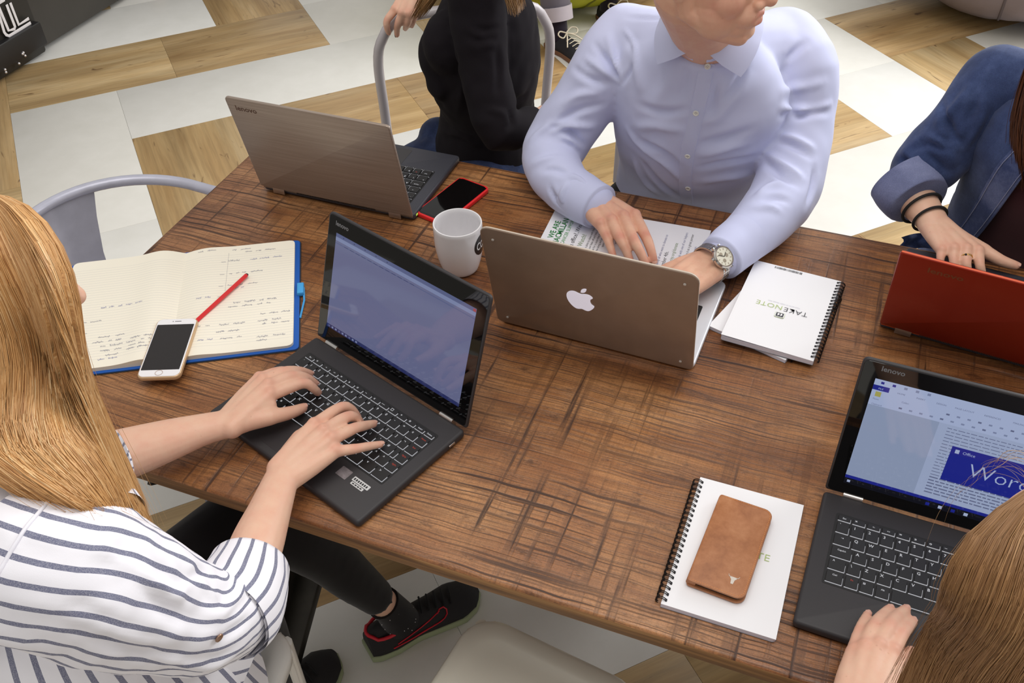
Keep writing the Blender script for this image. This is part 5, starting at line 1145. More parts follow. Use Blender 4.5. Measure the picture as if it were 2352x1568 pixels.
# ------------------------------------------------------------------ the man in the pale blue shirt
def man_blue():
    p = person('man in a pale blue shirt with a steel wristwatch looking to the side', (-0.28, 1.72, 0)); fine = MB(); co = MB(); nails = []
    fl = hand(fine, (1367, 466, 0.797), [[(1458, 497, .800), (1484, 545, .798), (1495, 574, .788), (1501, 598, .774)], [(1432, 500, .803), (1456, 552, .800), (1472, 582, .788), (1482, 606, .774)], [(1404, 509, .802), (1424, 548, .797), (1438, 574, .786), (1447, 598, .773)], [(1380, 517, .797), (1393, 544, .790), (1401, 564, .782), (1408, 586, .772)]],
              [(1398, 472, .786), (1420, 492, .776), (1438, 516, .768), (1448, 540, .763)], 1.16, 0.0205, nails)
    fl += hand(fine, (1632, 606, 0.796), [[(1536, 640, .800), (1505, 668, .797), (1492, 686, .786), (1484, 700, .775)], [(1550, 652, .802), (1520, 684, .797), (1508, 702, .786), (1500, 716, .775)], [(1566, 664, .800), (1540, 696, .794), (1530, 712, .784), (1522, 724, .775)], [(1584, 672, .795), (1562, 700, .788), (1553, 714, .780), (1547, 726, .774)]],
               [(1606, 598, .795), (1560, 610, .794), (1525, 622, .788), (1500, 632, .780)], 1.16, 0.022, nails)
    P, R = path([(1300, 425, .797, .036, .034), (1340, 453, .795, .031, .027), (1367, 466, .797, .028, .0225)], 10); fine.capsule(P, R, 20)
    P, R = path([(1740, 520, .800, .040, .038), (1690, 565, .797, .033, .029), (1660, 588, .796, .029, .024), (1632, 606, .796, .027, .0225)], 12); fine.capsule(P, R, 20)
    f = Vector((0.985, -0.17, -0.02)).normalized(); u = Vector((0.0, -0.10, 0.995)); l = u.cross(f).normalized(); u = f.cross(l).normalized(); s_ = 0.93
    C = V(at(1712, 84, 1.168)); O = C - f * (0.080 * s_) + u * (0.112 * s_); q = head(fine, O, f, l, u, s_)
    fine.capsule([Vector((-0.268, 1.605, 1.04)), Vector((-0.266, 1.570, 1.10)), O - f * 0.020 - u * 0.045], [0.060, 0.0575, 0.060], 20); fine.ell(q(.014, 0, -.066), (.046, .044, .034), None, 20, 12); [fine.ell(q(.036, k_ * .033, -.052), (.040, .027, .052), None, 18, 12) for k_ in (-1, 1)]
    for a, b, r, k in ((.094, 0, .022, .9),): fl += [(q(.103, x_, z_), .0070, .75) for x_ in (-.010, 0, .010) for z_ in (-.063, -.0785)] + [(q(.094, x_, -.070), .0060, .7) for x_ in (-.019, .019)] + [ (q(.055, -.045, -.04), .030, .35), (q(.112, 0, -.038), .014, .35), (q(.06, -.03, -.10), .02, .2)]
    co.tube(*wpath([(-.29, 1.79, .50, .15, .11), (-.29, 1.755, .66, .14, .10), (-.285, 1.675, .86, .14, .10), (-.28, 1.625, .97, .14, .08), (-.27, 1.60, 1.03, .06, .05)], 12), n=18, up=(0, -1, 0.2))
    for a in ([(1410, 135, .99), (1335, 235, .90), (1268, 350, .805), (1330, 445, .795)], [(1838, 150, .99), (1835, 260, .91), (1812, 420, .815), (1720, 540, .798)]): co.capsule([Vector((-.275, 1.62, .97))] + W3(a), [.04, .034, .03, .030, .028], 12)
    for x in (-.38, -.20): co.capsule([(x, 1.78, .53), (x, 1.38, .555), (x, 1.42, .10)], [.075, .055, .035], 12)
    body(p, fine, co, fl, SKINM, .0022, .010, 3); add_nails(nails, p, NAIL); eyes(q, p, f, s_)
    hm = MB(); hm.ell(q(-.03, 0, .055), (.097 * s_, .084 * s_, .094 * s_), None, 24, 16, 0, Matrix((f, l, u)).transposed()); s = fused(hm, .004, 3); s.noise(.003, 60, 2.0); s.build('hair', mat('short_brown_hair', rgb(120, 84, 52), 0.6, grain=0.8, gscale=260), p)
    # shirt
    m = MB(); m.tube(*wpath([(-.288, 1.80, .54, .182, .135), (-.288, 1.765, .64, .172, .132), (-.287, 1.735, .74, .160, .120), (-.285, 1.690, .84, .166, .118), (-.282, 1.652, .92, .166, .114), (-.278, 1.625, .985, .166, .098), (-.27, 1.608, 1.03, .140, .078), (-.267, 1.596, 1.065, .094, .074), (-.265, 1.584, 1.092, .071, .0735)], 24), n=40, up=(0, -1, 0.2))
    RP, RR = path([(1440, 95, 1.005, .070), (1405, 145, .975, .070), (1345, 230, .905, .064), (1285, 318, .832, .063), (1266, 372, .806, .058), (1296, 424, .799, .050), (1334, 453, .796, .046), (1358, 466, .796, .044)], 26); m.capsule(RP, RR, 26)
    LP, LR = path([(1800, 110, 1.005, .074), (1832, 165, .975, .075), (1836, 260, .908, .067), (1824, 360, .850, .063), (1800, 445, .812, .062), (1745, 515, .803, .052), (1694, 560, .799, .044), (1668, 582, .798, .040)], 26); m.capsule(LP, LR, 26)
    for a in ((1440, 95, 1.005), (1800, 110, 1.005)): m.capsule([Vector((-.27, 1.60, 1.045)), V(at(*a))], [.062, .070], 20)
    s = fused(m, 0.0048, 13); Z = lambda x, y: (1180 + x / 3.015, y / 3.015)
    for pts, h, w_ in [([(740, 590), (610, 480), (500, 400)], .008, .009), ([(735, 560), (640, 420), (560, 300)], -.007, .007), ([(740, 540), (690, 400), (650, 250)], .007, .008), ([(740, 600), (560, 560), (420, 470)], -.007, .008), ([(720, 520), (720, 380)], -.005, .006), ([(600, 640), (450, 660), (330, 740)], .007, .009), ([(620, 720), (450, 760), (270, 860)], -.007, .008),
                       ([(560, 880), (400, 870), (230, 930)], .007, .009), ([(480, 1010), (380, 900), (250, 890)], -.009, .008), ([(470, 1030), (380, 960), (300, 960)], .006, .007), ([(100, 1000), (200, 900), (330, 830)], .006, .010), ([(250, 1290), (290, 1380), (350, 1440)], -.006, .007), ([(350, 1220), (440, 1230), (520, 1290)], .006, .008), ([(380, 1260), (340, 1330), (330, 1420)], .006, .007), ([(200, 1180), (300, 1180), (400, 1230)], -.005, .008), ([(120, 1150), (220, 1100), (330, 1080)], .005, .009),
                       ([(870, 730), (1050, 780), (1215, 750)], -.008, .009), ([(850, 880), (980, 870), (1180, 900)], .008, .012), ([(880, 980), (1030, 1050), (1160, 1160)], -.009, .009), ([(930, 1050), (1060, 1140), (1170, 1260)], .008, .009), ([(900, 1120), (1000, 1250), (1120, 1350)], -.009, .009), ([(830, 1100), (900, 1250), (1000, 1340)], .007, .010), ([(790, 900), (870, 1000), (980, 1080)], .006, .010),
                       ([(1290, 1000), (1480, 950), (1640, 890)], -.008, .010), ([(1280, 1080), (1460, 1020), (1620, 990)], .008, .012), ([(1290, 1160), (1480, 1120), (1680, 1080)], -.007, .010), ([(1290, 1260), (1480, 1230), (1660, 1200)], .006, .012), ([(1300, 860), (1420, 800), (1560, 620)], .006, .012), ([(1410, 560), (1390, 680), (1370, 780)], -.006, .007), ([(1610, 450), (1550, 560), (1480, 690)], -.007, .010), ([(830, 330), (850, 480), (890, 660)], .005, .012), ([(1090, 480), (1050, 600), (960, 740)], .005, .014), ([(1180, 460), (1200, 560), (1150, 680)], -.005, .010),
                       ([(1850, 745), (1980, 760), (2190, 720)], .009, .008), ([(1850, 795), (1980, 800), (2180, 770)], -.006, .008), ([(1830, 935), (1920, 950), (2070, 1030)], .008, .008), ([(1820, 985), (1900, 1000), (2050, 1090)], -.006, .007), ([(1750, 1060), (1880, 1150), (2000, 1240)], .008, .009), ([(1740, 1120), (1850, 1220), (1960, 1290)], -.006, .008), ([(1830, 1260), (1760, 1290), (1680, 1360)], .007, .008), ([(1880, 420), (1920, 380), (2020, 290)], -.006, .008), ([(1860, 630), (1960, 610), (2150, 570)], .006, .010), ([(2080, 1160), (2070, 1290), (2020, 1420)], -.007, .008), ([(1700, 1390), (1800, 1370), (1900, 1400)], -.005, .008), ([(1650, 1450), (1760, 1430), (1850, 1470)], .005, .008), ([(835, 430), (800, 500), (745, 590)], -.005, .006), ([(760, 200), (840, 330), (840, 440)], .004, .005), ([(780, 120), (980, 130), (1060, 120)], -.003, .005)]:
        s.fold([Z(*q_) for q_ in pts], h * 1.7, w_ * 0.95)
    s.noise(0.0026, 22, 5.0); s.refresh(); BLUE = cloth('pale_blue_poplin', rgb(205, 209, 240), 0.75, 1600, 0.03, 0.12); s.build('shirt', BLUE, p)
    strip(s, [(1624, 146), (1612, 210), (1596, 280), (1580, 350), (1574, 410), (1578, 470)], 0.026, 0.0012, 'placket', BLUE, p, 0.0008, 30)
    for k, b in enumerate([(1625, 154), (1599, 258), (1580, 356), (1581, 430)]):
        c, n = s.hit(*b); bm = MB(); fr_ = frame(c + n * 0.0022, n.orthogonal(), n.cross(n.orthogonal())); bm.lathe([(0, 0), (.0046, 0), (.0054, .0008), (.0054, .0018), (.0044, .0024), (.0034, .0014), (0, .0014)], 20, fr_)
        for dx in (-.0011, .0011):
            for dy in (-.0011, .0011): bm.lathe([(.0005, .0012), (.0005, .0017), (0, .0017)], 6, fr_ @ Matrix.Translation((dx, dy, 0)), 1)
        bm.build('button', [mat('pearl_button', rgb(236, 234, 226), 0.25), mat('button_hole', rgb(120, 118, 120), 0.6)], p, 60, True)
    # collar: a stand with a turned-down leaf; angle 0 at the nape
    NC = Vector((-.264, 1.580, 1.108)); ax = Vector((-.01, -.22, .97)).normalized(); sd = Vector((1, 0, 0)); fw_ = ax.cross(sd).normalized(); G = []
    if fw_.y > 0: fw_ = -fw_
    for k in range(49):
        a = math.radians(-171 + 342 * k / 48); fr0 = abs(a) / math.radians(171); e = -fw_ * math.cos(a) + sd * math.sin(a); drop = 0.026 + 0.020 * max(0, (fr0 - 0.74) / 0.26) ** 1.5; out = 0.016 + 0.014 * max(0, (fr0 - 0.7) / 0.3)
        hgt = 0.034 - 0.022 * max(0, (fr0 - 0.45) / 0.55) ** 1.3; r = 0.0685 + 0.006 * fr0
        e2 = -fw_ * math.cos(a * 0.80) + sd * math.sin(a * 0.80); e3 = (e + e2).normalized()
        G.append([tuple(NC + ax * (hgt - 0.030) + e * (r - .001)), tuple(NC + ax * (hgt - 0.004) + e * (r - .001)), tuple(NC + ax * hgt + e * (r + .002)), tuple(NC + ax * (hgt - 0.004) + e * (r + .006)), tuple(NC + ax * (hgt - drop * 0.5) + e3 * (r + out * 0.6)), tuple(NC + ax * (hgt - drop) + e2 * (r + out)), tuple(NC + ax * (hgt - drop) + e2 * (r + out - .002)), tuple(NC + ax * (hgt - drop * .5) + e3 * (r + out * .6 - .003))])
    m = MB(); m.grid(G); m.build('collar', BLUE, p, 60, True)
    # cuffs
    for L in ([(1322, 443, .797, .0465), (1340, 455, .797, .046), (1362, 468, .797, .0445), (1376, 476, .797, .0435)], [(1712, 545, .802, .046), (1690, 562, .800, .0445), (1668, 581, .799, .0425), (1654, 594, .798, .041)]):
        P, R = path(L, 12); P = P + P[::-1]; R = R + [r - .0035 for r in R[::-1]]; c = lofted(P, R, 48, (0, 0, 1)); c.noise(.0015, 30, 3.0); c.build('cuff', BLUE, p)
    # wristwatch
    wc = V(at(1633, 605, .797)); axw = (V(at(1672, 578, .797)) - wc).normalized(); upw = (V(at(1652, 598, .832)) - wc); upw = (upw - axw * upw.dot(axw)).normalized(); sdw = axw.cross(upw); rw = 0.0305; WA = mat('watch_steel', rgb(200, 196, 190), 0.22, 1.0)
    wt = MB(); nl = 26
    for k in range(nl):
        a = math.radians(36 + (360 - 72) * k / (nl - 1)); c = wc + (upw * math.cos(a) + sdw * math.sin(a) * 1.12) * rw; tg = (-upw * math.sin(a) + sdw * math.cos(a) * 1.12).normalized(); fr_ = frame(c, axw, tg)
        for y, w_ in ((-.0062, .005), (0, .0062), (.0062, .005)): wt.box((y, 0, 0), (w_, .0062, .003), fr_, .0007)
    wb = wt.build('watch_bracelet', WA, p, 40, True); fr_ = frame(wc + upw * (rw - .001), axw, -sdw)
    m = MB(); m.lathe([(0, 0), (.0185, 0), (.0205, .002), (.0205, .0065), (.0185, .0088), (.0172, .0088), (.0168, .0074), (0, .0074)], 40, fr_)
    for sx in (-1, 1):
        for sy in (-1, 1): m.box((sx * .0075, sy * .0195, .0025), (.004, .006, .004), fr_, .0012)
    m.lathe([(0, 0), (.003, 0), (.003, .005), (0, .005)], 12, fr_ @ Matrix.Translation((-.0205, .006, .004)) @ Matrix.Rotation(-PI / 2, 4, 'Y')); m.build('watch_case', WA, wb, 40, True)
    m = MB(); m.lathe([(.0165, .0074), (.0165, .0079), (0, .0079)], 40, fr_)
    for h in range(12): a = h * PI / 6; m.box((.0135, 0, .0081), (.0032, .0011, .0005), fr_ @ Matrix.Rotation(a, 4, 'Z'), 0, 1)
    for a, L_ in ((0.6, .009), (2.5, .0125)): m.box((L_ / 2, 0, .0085), (L_, .0011, .0004), fr_ @ Matrix.Rotation(a, 4, 'Z'), 0, 2)
    for x, y in ((.006, 0), (-.004, .006), (-.004, -.006)): m.lathe([(.0034, .0080), (.0034, .0083), (.0028, .0083)], 16, fr_ @ Matrix.Translation((x, y, 0)), 1)
    m.build('watch_dial', [mat('dial_silver', rgb(226, 222, 206), 0.2), mat('dial_mark', rgb(178, 168, 150), 0.3, 0.5), mat('dial_hand', rgb(70, 66, 60), 0.3)], wb, 40, True)
    t = MB()
    for x in (-.39, -.19): t.capsule(*wpath([(x, 1.80, .535, .095), (x, 1.58, .550, .085), (x, 1.38, .555, .070)], 8), n=16); t.tube([(x, 1.38, .55), (x, 1.40, .30), (x, 1.42, .08)], [.068, .056, .048], 14)
    t.ell((-.288, 1.80, .545), (.19, .15, .10)); t.ell((-.40, 1.72, .60), (.085, .10, .075)); s2 = fused(t, .010, 4); s2.noise(.003, 9, 1.0); s2.build('trousers', cloth('black_twill', rgb(30, 27, 27), 0.85, 900), p)
    for x in (-.39, -.19): o, lc, _ = shoe(p, (x, 1.49), (0, -1), .28, .10, mat('black_leather', rgb(24, 22, 22), 0.35), mat('dark_sole', rgb(34, 30, 28), 0.7)); lc.build('laces', mat('black_lace', rgb(18, 16, 17), 0.8), o, 60, True)
man_blue()

# ------------------------------------------------------------------ the woman in black on the hoop chair
def woman_black():
    p = person('woman in a black top and jeans turned sideways with her hand on the chair hoop', (-0.86, 1.90, 0)); fine = MB(); co = MB(); nails = []
    D3 = lambda L: [(x, y, z + .030) for x, y, z in L]
    fl = hand(fine, (958, -34, .915), [D3(q_) for q_ in [[(908, 22, .858), (889, 47, .838), (889, 64, .820), (893, 76, .803)], [(924, 30, .858), (915, 53, .834), (912, 66, .816), (912, 80, .798)], [(940, 32, .856), (936, 52, .834), (933, 60, .820), (931, 66, .806)], [(954, 30, .852), (950, 46, .834), (948, 54, .822), (946, 60, .812)]]],
              D3([(948, 2, .852), (934, 22, .832), (922, 40, .815), (912, 52, .803)]), 1.0, .02, nails, (-.3, -.5, .8))
    P, R = path([(1040, -95, .93, .034), (1000, -62, .925, .030), (958, -34, .915, .024)], 10); fine.capsule(P, R, 16)
    fl += hand(fine, (1222, 274, .795), [[(1246, 268, .79), (1256, 270, .78), (1260, 275, .77), (1262, 280, .762)], [(1246, 262, .785), (1258, 264, .775), (1264, 270, .765), (1266, 276, .757)], [(1246, 257, .78), (1258, 258, .77), (1264, 262, .76), (1267, 268, .752)], [(1244, 253, .775), (1254, 252, .765), (1260, 255, .755), (1263, 259, .75)]],
               [(1232, 276, .79), (1240, 282, .78), (1246, 288, .77), (1250, 294, .76)], .95, .019, nails)
    P, R = path([(1180, 292, .797, .032), (1222, 274, .795, .0225)], 6); fine.capsule(P, R, 16)
    fx = Vector((-.933, -.359, 0)); O = V(at(1105, -215, 1.235)); q = head(fine, O, fx, Vector((0, 0, 1)).cross(fx), Vector((0, 0, 1)), .95)
    fine.capsule([V(at(1120, -60, 1.04)), O - Vector((0, 0, .05)) - fx * .02], [.05, .048], 14)
    tor = [(1112, 372, .555, .150, .132), (1118, 300, .65, .135, .118), (1118, 235, .735, .122, .108), (1110, 150, .85, .130, .126), (1115, 85, .92, .132, .118), (1125, 10, .995, .120, .095), (1128, -30, 1.03, .085, .065)]
    P, R = path([(a, b, c, d * .82, e * .82) for a, b, c, d, e in tor], 12); co.tube(P, R, 16, up=tuple(fx)); arm = [(1092, -30, 1.075, .058), (1100, 60, 1.005, .056), (1112, 150, .930, .051), (1128, 230, .865, .050), (1145, 296, .815, .048), (1185, 296, .803, .041), (1216, 280, .798, .034)]
    Pa, Ra = path(arm, 14); co.capsule(Pa, [r * .75 for r in Ra], 12); arm2 = [(1105, -20, .985, .056), (1060, -75, .955, .050), (1020, -72, .92, .042), (985, -50, .900, .036)]; Pb, Rb = path(arm2, 10); co.capsule(Pb, [r * .75 for r in Rb], 12)
    th = [[(1085, 352, .55), (945, 395, .555), (905, 560, .10)], [(1150, 372, .575), (1060, 480, .57), (1040, 640, .10)]]
    for t in th: co.capsule(W3(t), [.07, .05, .033], 12)
    body(p, fine, co, fl, SKIN, .0032, .011, 3); add_nails(nails[:5], p, NAILB); add_nails(nails[5:], p, NAIL); eyes(q, p, fx, .95)
    m = MB(); P, R = path(tor, 20); m.tube(P, R, 36, up=tuple(fx)); m.capsule(Pa, Ra, 22); m.capsule(Pb, Rb, 18)
    b = V(at(1020, 128, .895)); m.ell(b, (.056, .056, .070)); m.ell(V(at(1035, 100, .94)), (.060, .06, .07)); m.ell(V(at(1035, 175, .85)), (.056, .06, .06)); s = fused(m, .0055, 8)
    for pts, h, w_ in [([(1140, 88), (1100, 95), (1070, 80)], -.006, .009), ([(1140, 110), (1145, 160), (1140, 220)], -.006, .010), ([(1160, 300), (1175, 280), (1165, 250)], -.006, .008), ([(1040, 210), (1010, 240)], -.004, .010), ([(1060, 300), (1100, 330), (1150, 345)], .004, .010), ([(1220, 190), (1190, 230), (1180, 255)], -.005, .010), ([(1100, 100), (1140, 100)], .006, .009), ([(1050, 120), (1075, 250)], -.006, .008), ([(1000, 250), (1050, 270)], .004, .009), ([(1010, 300), (1060, 310), (1100, 335)], .006, .008), ([(1085, 60), (1110, 70), (1150, 62)], -.006, .008), ([(1120, 250), (1160, 262)], .005, .008)]: s.fold(pts, h * 1.5, w_)
    s.noise(.003, 14, 2.0); s.noise(.0022, 34, 5.0); s.build('black_top', cloth('black_knit', rgb(27, 23, 27), .95, 800, .12, .3, 0.0), p)
    jn = MB()
    for t in th: W_ = W3(t); jn.capsule(*wpath([(*W_[0], .092), (*W_[0].lerp(W_[1], .5), .082), (*W_[1], .066)], 8), n=16); jn.tube([W_[1], W_[1].lerp(W_[2], .5), W_[2]], [.062, .054, .046], 14)
    jn.ell(V(at(1112, 362, .56)), (.15, .16, .11)); jn.ell(V(at(1010, 318, .60)), (.055, .05, .055)); s = fused(jn, .0075, 4)
    for pts, h, w_ in [([(960, 330), (1010, 345), (1060, 350)], -.005, .007), ([(985, 300), (975, 330)], .006, .006), ([(1020, 320), (1012, 345)], .004, .004), ([(1080, 345), (1110, 370)], .006, .007), ([(1180, 350), (1178, 385)], .004, .004)]: s.fold(pts, h, w_)
    s.noise(.003, 20, 2.0); s.build('jeans', denim('dark_denim', rgb(26, 32, 54), rgb(38, 48, 78), rgb(62, 76, 112)), p)
    for a in ((905, 560), (1040, 640)): o, lc, _ = shoe(p, at(a[0], a[1] - 12, 0)[:2], (-.2, -.98), .245, .09, mat('black_leather', rgb(24, 22, 22), .35), mat('dark_sole', rgb(34, 30, 28), .7)); lc.build('laces', mat('black_lace', rgb(18, 16, 17), .8), o, 60, True)
    HM = hair_mat('dark_blonde', rgb(96, 66, 36), rgb(150, 110, 66), rgb(206, 172, 118)); up_ = lambda x, y, z: at(x, y, z)
    hair(p, [[up_(1040, -170, 1.13), up_(1000, -90, 1.05), up_(972, -30, .98), up_(950, 20, .93), up_(938, 44, .905)], [up_(1060, -170, 1.14), up_(1030, -90, 1.07), up_(1000, -30, 1.0), up_(972, 20, .955), up_(955, 42, .93)], [up_(1080, -170, 1.15), up_(1050, -90, 1.09), up_(1020, -40, 1.03), up_(985, 5, .985), up_(966, 30, .96)]], HM, 260, .0009, .012, .006, 12, .004, .05, .01, 3, .3, sheet=False)
    hair(p, [[up_(1110, -180, 1.19), up_(1130, -90, 1.14), up_(1150, -40, 1.10), up_(1166, 0, 1.07), up_(1174, 34, 1.05)], [up_(1130, -180, 1.19), up_(1150, -90, 1.14), up_(1170, -40, 1.10), up_(1182, 0, 1.07), up_(1188, 34, 1.05)], [up_(1150, -180, 1.18), up_(1175, -90, 1.13), up_(1192, -40, 1.10), up_(1200, -5, 1.07), up_(1204, 22, 1.055)]], HM, 220, .0009, .012, .004, 12, .004, .05, .01, 4, .35, sheet=False)
    R_ = Matrix((fx, Vector((0, 0, 1)).cross(fx), Vector((0, 0, 1)))).transposed(); m = MB(); m.ell(q(-.03, 0, .05), (.105, .09, .10), None, 24, 16, 0, R_); m.capsule([q(-.09, 0, .02), q(-.10, 0, -.08)], [.07, .05], 16); s = fused(m, .005, 4); s.noise(.003, 50, 1.0); s.build('hair_cap', mat('dark_blonde_cap', rgb(140, 102, 60), .5, grain=.8, gscale=240), p)
woman_black()

# ------------------------------------------------------------------ the woman in the denim shirt
def woman_denim():
    p = person('woman in a denim shirt over a maroon top using the orange laptop', (0.36, 1.72, 0)); fine = MB(); co = MB(); nails = []
    fl = hand(fine, (2146, 516, .802), [[(2246, 578, .801), (2250, 606, .794), (2254, 622, .784), (2257, 636, .774)], [(2219, 574, .803), (2219, 602, .796), (2221, 618, .786), (2223, 632, .775)], [(2191, 574, .801), (2191, 600, .793), (2193, 614, .784), (2195, 626, .774)], [(2163, 576, .796), (2160, 594, .790), (2160, 604, .783), (2161, 614, .776)]],
              [(2212, 552, .799), (2262, 577, .796), (2300, 598, .790), (2332, 609, .784)], 1.0, .0215, nails)
    P, R = path([(2088, 436, .824, .036, .036), (2102, 456, .818, .037, .035), (2124, 485, .808, .032, .028), (2146, 514, .803, .0275, .021)], 12); fine.capsule(P, R, 20)
    ul = hand(fine, (2560, 660, .800), [[(2500, 690, .80), (2480, 720, .795), (2470, 735, .785), (2462, 750, .775)], [(2520, 700, .80), (2500, 730, .795), (2490, 745, .785), (2482, 760, .775)], [(2540, 708, .80), (2520, 738, .795), (2510, 752, .785), (2502, 766, .775)], [(2560, 714, .795), (2545, 740, .79), (2536, 752, .782), (2530, 764, .775)]], [(2520, 665, .795), (2480, 680, .79), (2460, 700, .782), (2450, 715, .775)], 1.0, .0215, None)
    fx = Vector((0, -1, 0)); O = Vector((0.40, 1.60, 1.255)); u = Vector((0, -.25, .97)).normalized(); f = Vector((0, -.97, -.25)).normalized(); l = u.cross(f); q = head(fine, O, f, l, u, .95); fine.capsule([Vector((.385, 1.66, 1.04)), O - u * .05 - f * .02], [.052, .05], 14)
    co.tube(*wpath([(.37, 1.80, .50, .14, .10), (.37, 1.76, .66, .12, .09), (.375, 1.72, .86, .13, .09), (.38, 1.68, .98, .13, .07), (.385, 1.66, 1.05, .05, .05)], 12), n=16, up=(0, -1, .2))
    arm = [(2292, 190, 1.000, .066), (2262, 235, .975, .066), (2205, 300, .925, .060), (2150, 358, .875, .061), (2106, 394, .845, .052), (2092, 412, .836, .042)]; Pa, Ra = path(arm, 20); co.capsule(Pa[:-3], [r * .55 for r in Ra[:-3]], 12)
    LS = Vector((.555, 1.68, .985)); LE = Vector((.63, 1.60, .81)); LWr = V(at(2560, 660, .800)); co.capsule([Vector((.38, 1.68, .97)), LS, LE, LWr], [.05, .045, .036, .025], 12)
    for x in (.28, .47): co.capsule([(x, 1.80, .53), (x, 1.40, .555), (x, 1.45, .10)], [.07, .05, .033], 12)
    body(p, fine, co, fl, SKIN); add_nails(nails, p, NAIL); eyes(q, p, f, .95)
    MA = cloth('maroon_jersey', rgb(66, 28, 34), .85, 900, .15); s = lofted(*wpath([(.37, 1.79, .54, .155, .115), (.37, 1.755, .66, .140, .110), (.375, 1.715, .82, .145, .118), (.38, 1.68, .92, .155, .112), (.383, 1.665, .99, .12, .08)], 24), n=60, up=(0, -1, .2)); s.noise(.004, 12, 1.0); s.build('maroon_top', MA, p)
    DN = denim('mid_denim', rgb(40, 50, 82), rgb(54, 67, 104), rgb(78, 93, 134)); DL = denim('pale_denim', rgb(98, 104, 138), rgb(120, 126, 160), rgb(142, 148, 180))
    # open shirt front: panel from the near edge round the back to the far edge
    zs = np.linspace(.52, 1.045, 30); CX_ = np.interp(zs, [.52, .82, 1.045], [.372, .376, .385]); CY_ = np.interp(zs, [.52, .66, .82, .95, 1.045], [1.80, 1.755, 1.715, 1.675, 1.66]); RX = np.interp(zs, [.52, .66, .82, .93, 1.0, 1.045], [.190, .168, .168, .182, .16, .09]); RY = np.interp(zs, [.52, .66, .82, .93, 1.0, 1.045], [.155, .138, .138, .128, .10, .07]); OP = np.interp(zs, [.52, .74, .95, 1.045], [50, 44, 30, 22]); G = []
    for i, z in enumerate(zs):
        row = []
        for a in np.linspace(math.radians(OP[i]), 2 * PI - math.radians(OP[i]), 70): row.append((CX_[i] - RX[i] * math.sin(a), CY_[i] - RY[i] * math.cos(a), z))
        G.append(row)
    m = MB(); m.grid(G); s = Surf(m.v, m.f); s.noise(.006, 11, 3.0, (1, 1, .4)); s.noise(.0025, 30, 1.0)
    m2 = MB(); m2.add(s.v, s.f); m2.add(s.v - s.n * .0025 * np.sign((s.n * (s.v - np.array([.38, 1.7, .8]))).sum(1, keepdims=True)), [q_[::-1] for q_ in s.f]); m2.build('denim_shirt', DN, p, 180, True)
    VV = s.v.reshape(30, 70, 3)
    for col, sg in ((0, 1), (69, -1)):                         # stitched front bands
        b = MB(); A = VV[:, col]; Bc = VV[:, col + sg * 4]; nn = np.cross(np.gradient(A, axis=0), Bc - A); nn /= np.linalg.norm(nn, axis=1, keepdims=True); nn *= np.where(((A - np.array([.38, 1.7, .8])) * nn).sum(1, keepdims=True) > 0, 1, -1)
        b.grid([[tuple(A[i] - nn[i] * .002), tuple(A[i] + nn[i] * .003), tuple(A[i] * .5 + Bc[i] * .5 + nn[i] * .0035), tuple(Bc[i] + nn[i] * .003), tuple(Bc[i] - nn[i] * .002)] for i in range(30)]); b.build('front_band', denim('band_denim', rgb(44, 56, 96), rgb(62, 76, 120), rgb(112, 124, 164)), p, 60, True)
        st_ = MB()
        for k in (0.12, 0.88): st_.tube([A[i] * (1 - k) + Bc[i] * k + nn[i] * .0042 for i in range(30)], .0007, 5)
        st_.build('seam_stitching', mat('pale_thread', rgb(150, 156, 186), .7), p, 180, True)
    m = MB(); m.capsule(Pa, Ra, 26); m.capsule([Vector((.40, 1.665, 1.0)), Pa[0]], [.055, .066], 20); s = fused(m, .0048, 6)
    for pts, h, w_ in [([(2165, 235), (2180, 290), (2205, 330)], -.007, .008), ([(2075, 345), (2110, 375), (2150, 420)], .009, .008), ([(2085, 360), (2120, 400), (2150, 430)], -.007, .007), ([(2060, 380), (2110, 395), (2150, 435)], .008, .007), ([(2045, 400), (2090, 410), (2130, 440)], -.006, .006), ([(2230, 270), (2200, 330), (2190, 370)], .006, .010), ([(2250, 190), (2235, 260)], -.005, .008), ([(2270, 160), (2262, 200)], .003, .004), ([(2180, 350), (2130, 330), (2090, 345)], -.005, .008), ([(2150, 300), (2190, 310)], .005, .009), ([(2240, 230), (2215, 300), (2200, 350)], -.006, .008), ([(2120, 300), (2160, 330), (2190, 375)], .006, .008), ([(2110, 330), (2150, 370), (2180, 400)], -.006, .007), ([(2230, 200), (2190, 250), (2150, 290)], .005, .009), ([(2270, 240), (2240, 300), (2215, 340)], .006, .008)]: s.fold(pts, h * 2.0, w_)
    s.noise(.0030, 24, 4.0); s.build('sleeve', DN, p)
    m = MB(); m.capsule([Vector((.40, 1.665, 1.0)), LS, LE, LE.lerp(LWr, .35)], [.058, .066, .060, .052], 20); s = fused(m, .007, 6); s.noise(.004, 16, 7.0); s.build('sleeve', DN, p)
    P, R = path([(2074, 409, .837, .0635, .0615), (2091, 433, .829, .064, .061), (2107, 457, .820, .060, .056), (2112, 464, .818, .054, .051)], 12); P = P + P[::-1]; R = R + [(a - .004, b - .004) for a, b in R[::-1]]; c = lofted(P, R, 60, (0, 0, 1)); c.noise(.003, 16, 5.0); c.build('turned_up_cuff', DL, p)
    w0 = V(at(2300, 120, 1.075)); yk = MB(); yk.capsule([w0 + Vector((-.02, .02, -.012)), w0 + Vector((.12, .02, .0))], [.05, .05], 18); 
    MA2 = mat('hair_tie', rgb(24, 21, 21), .8)
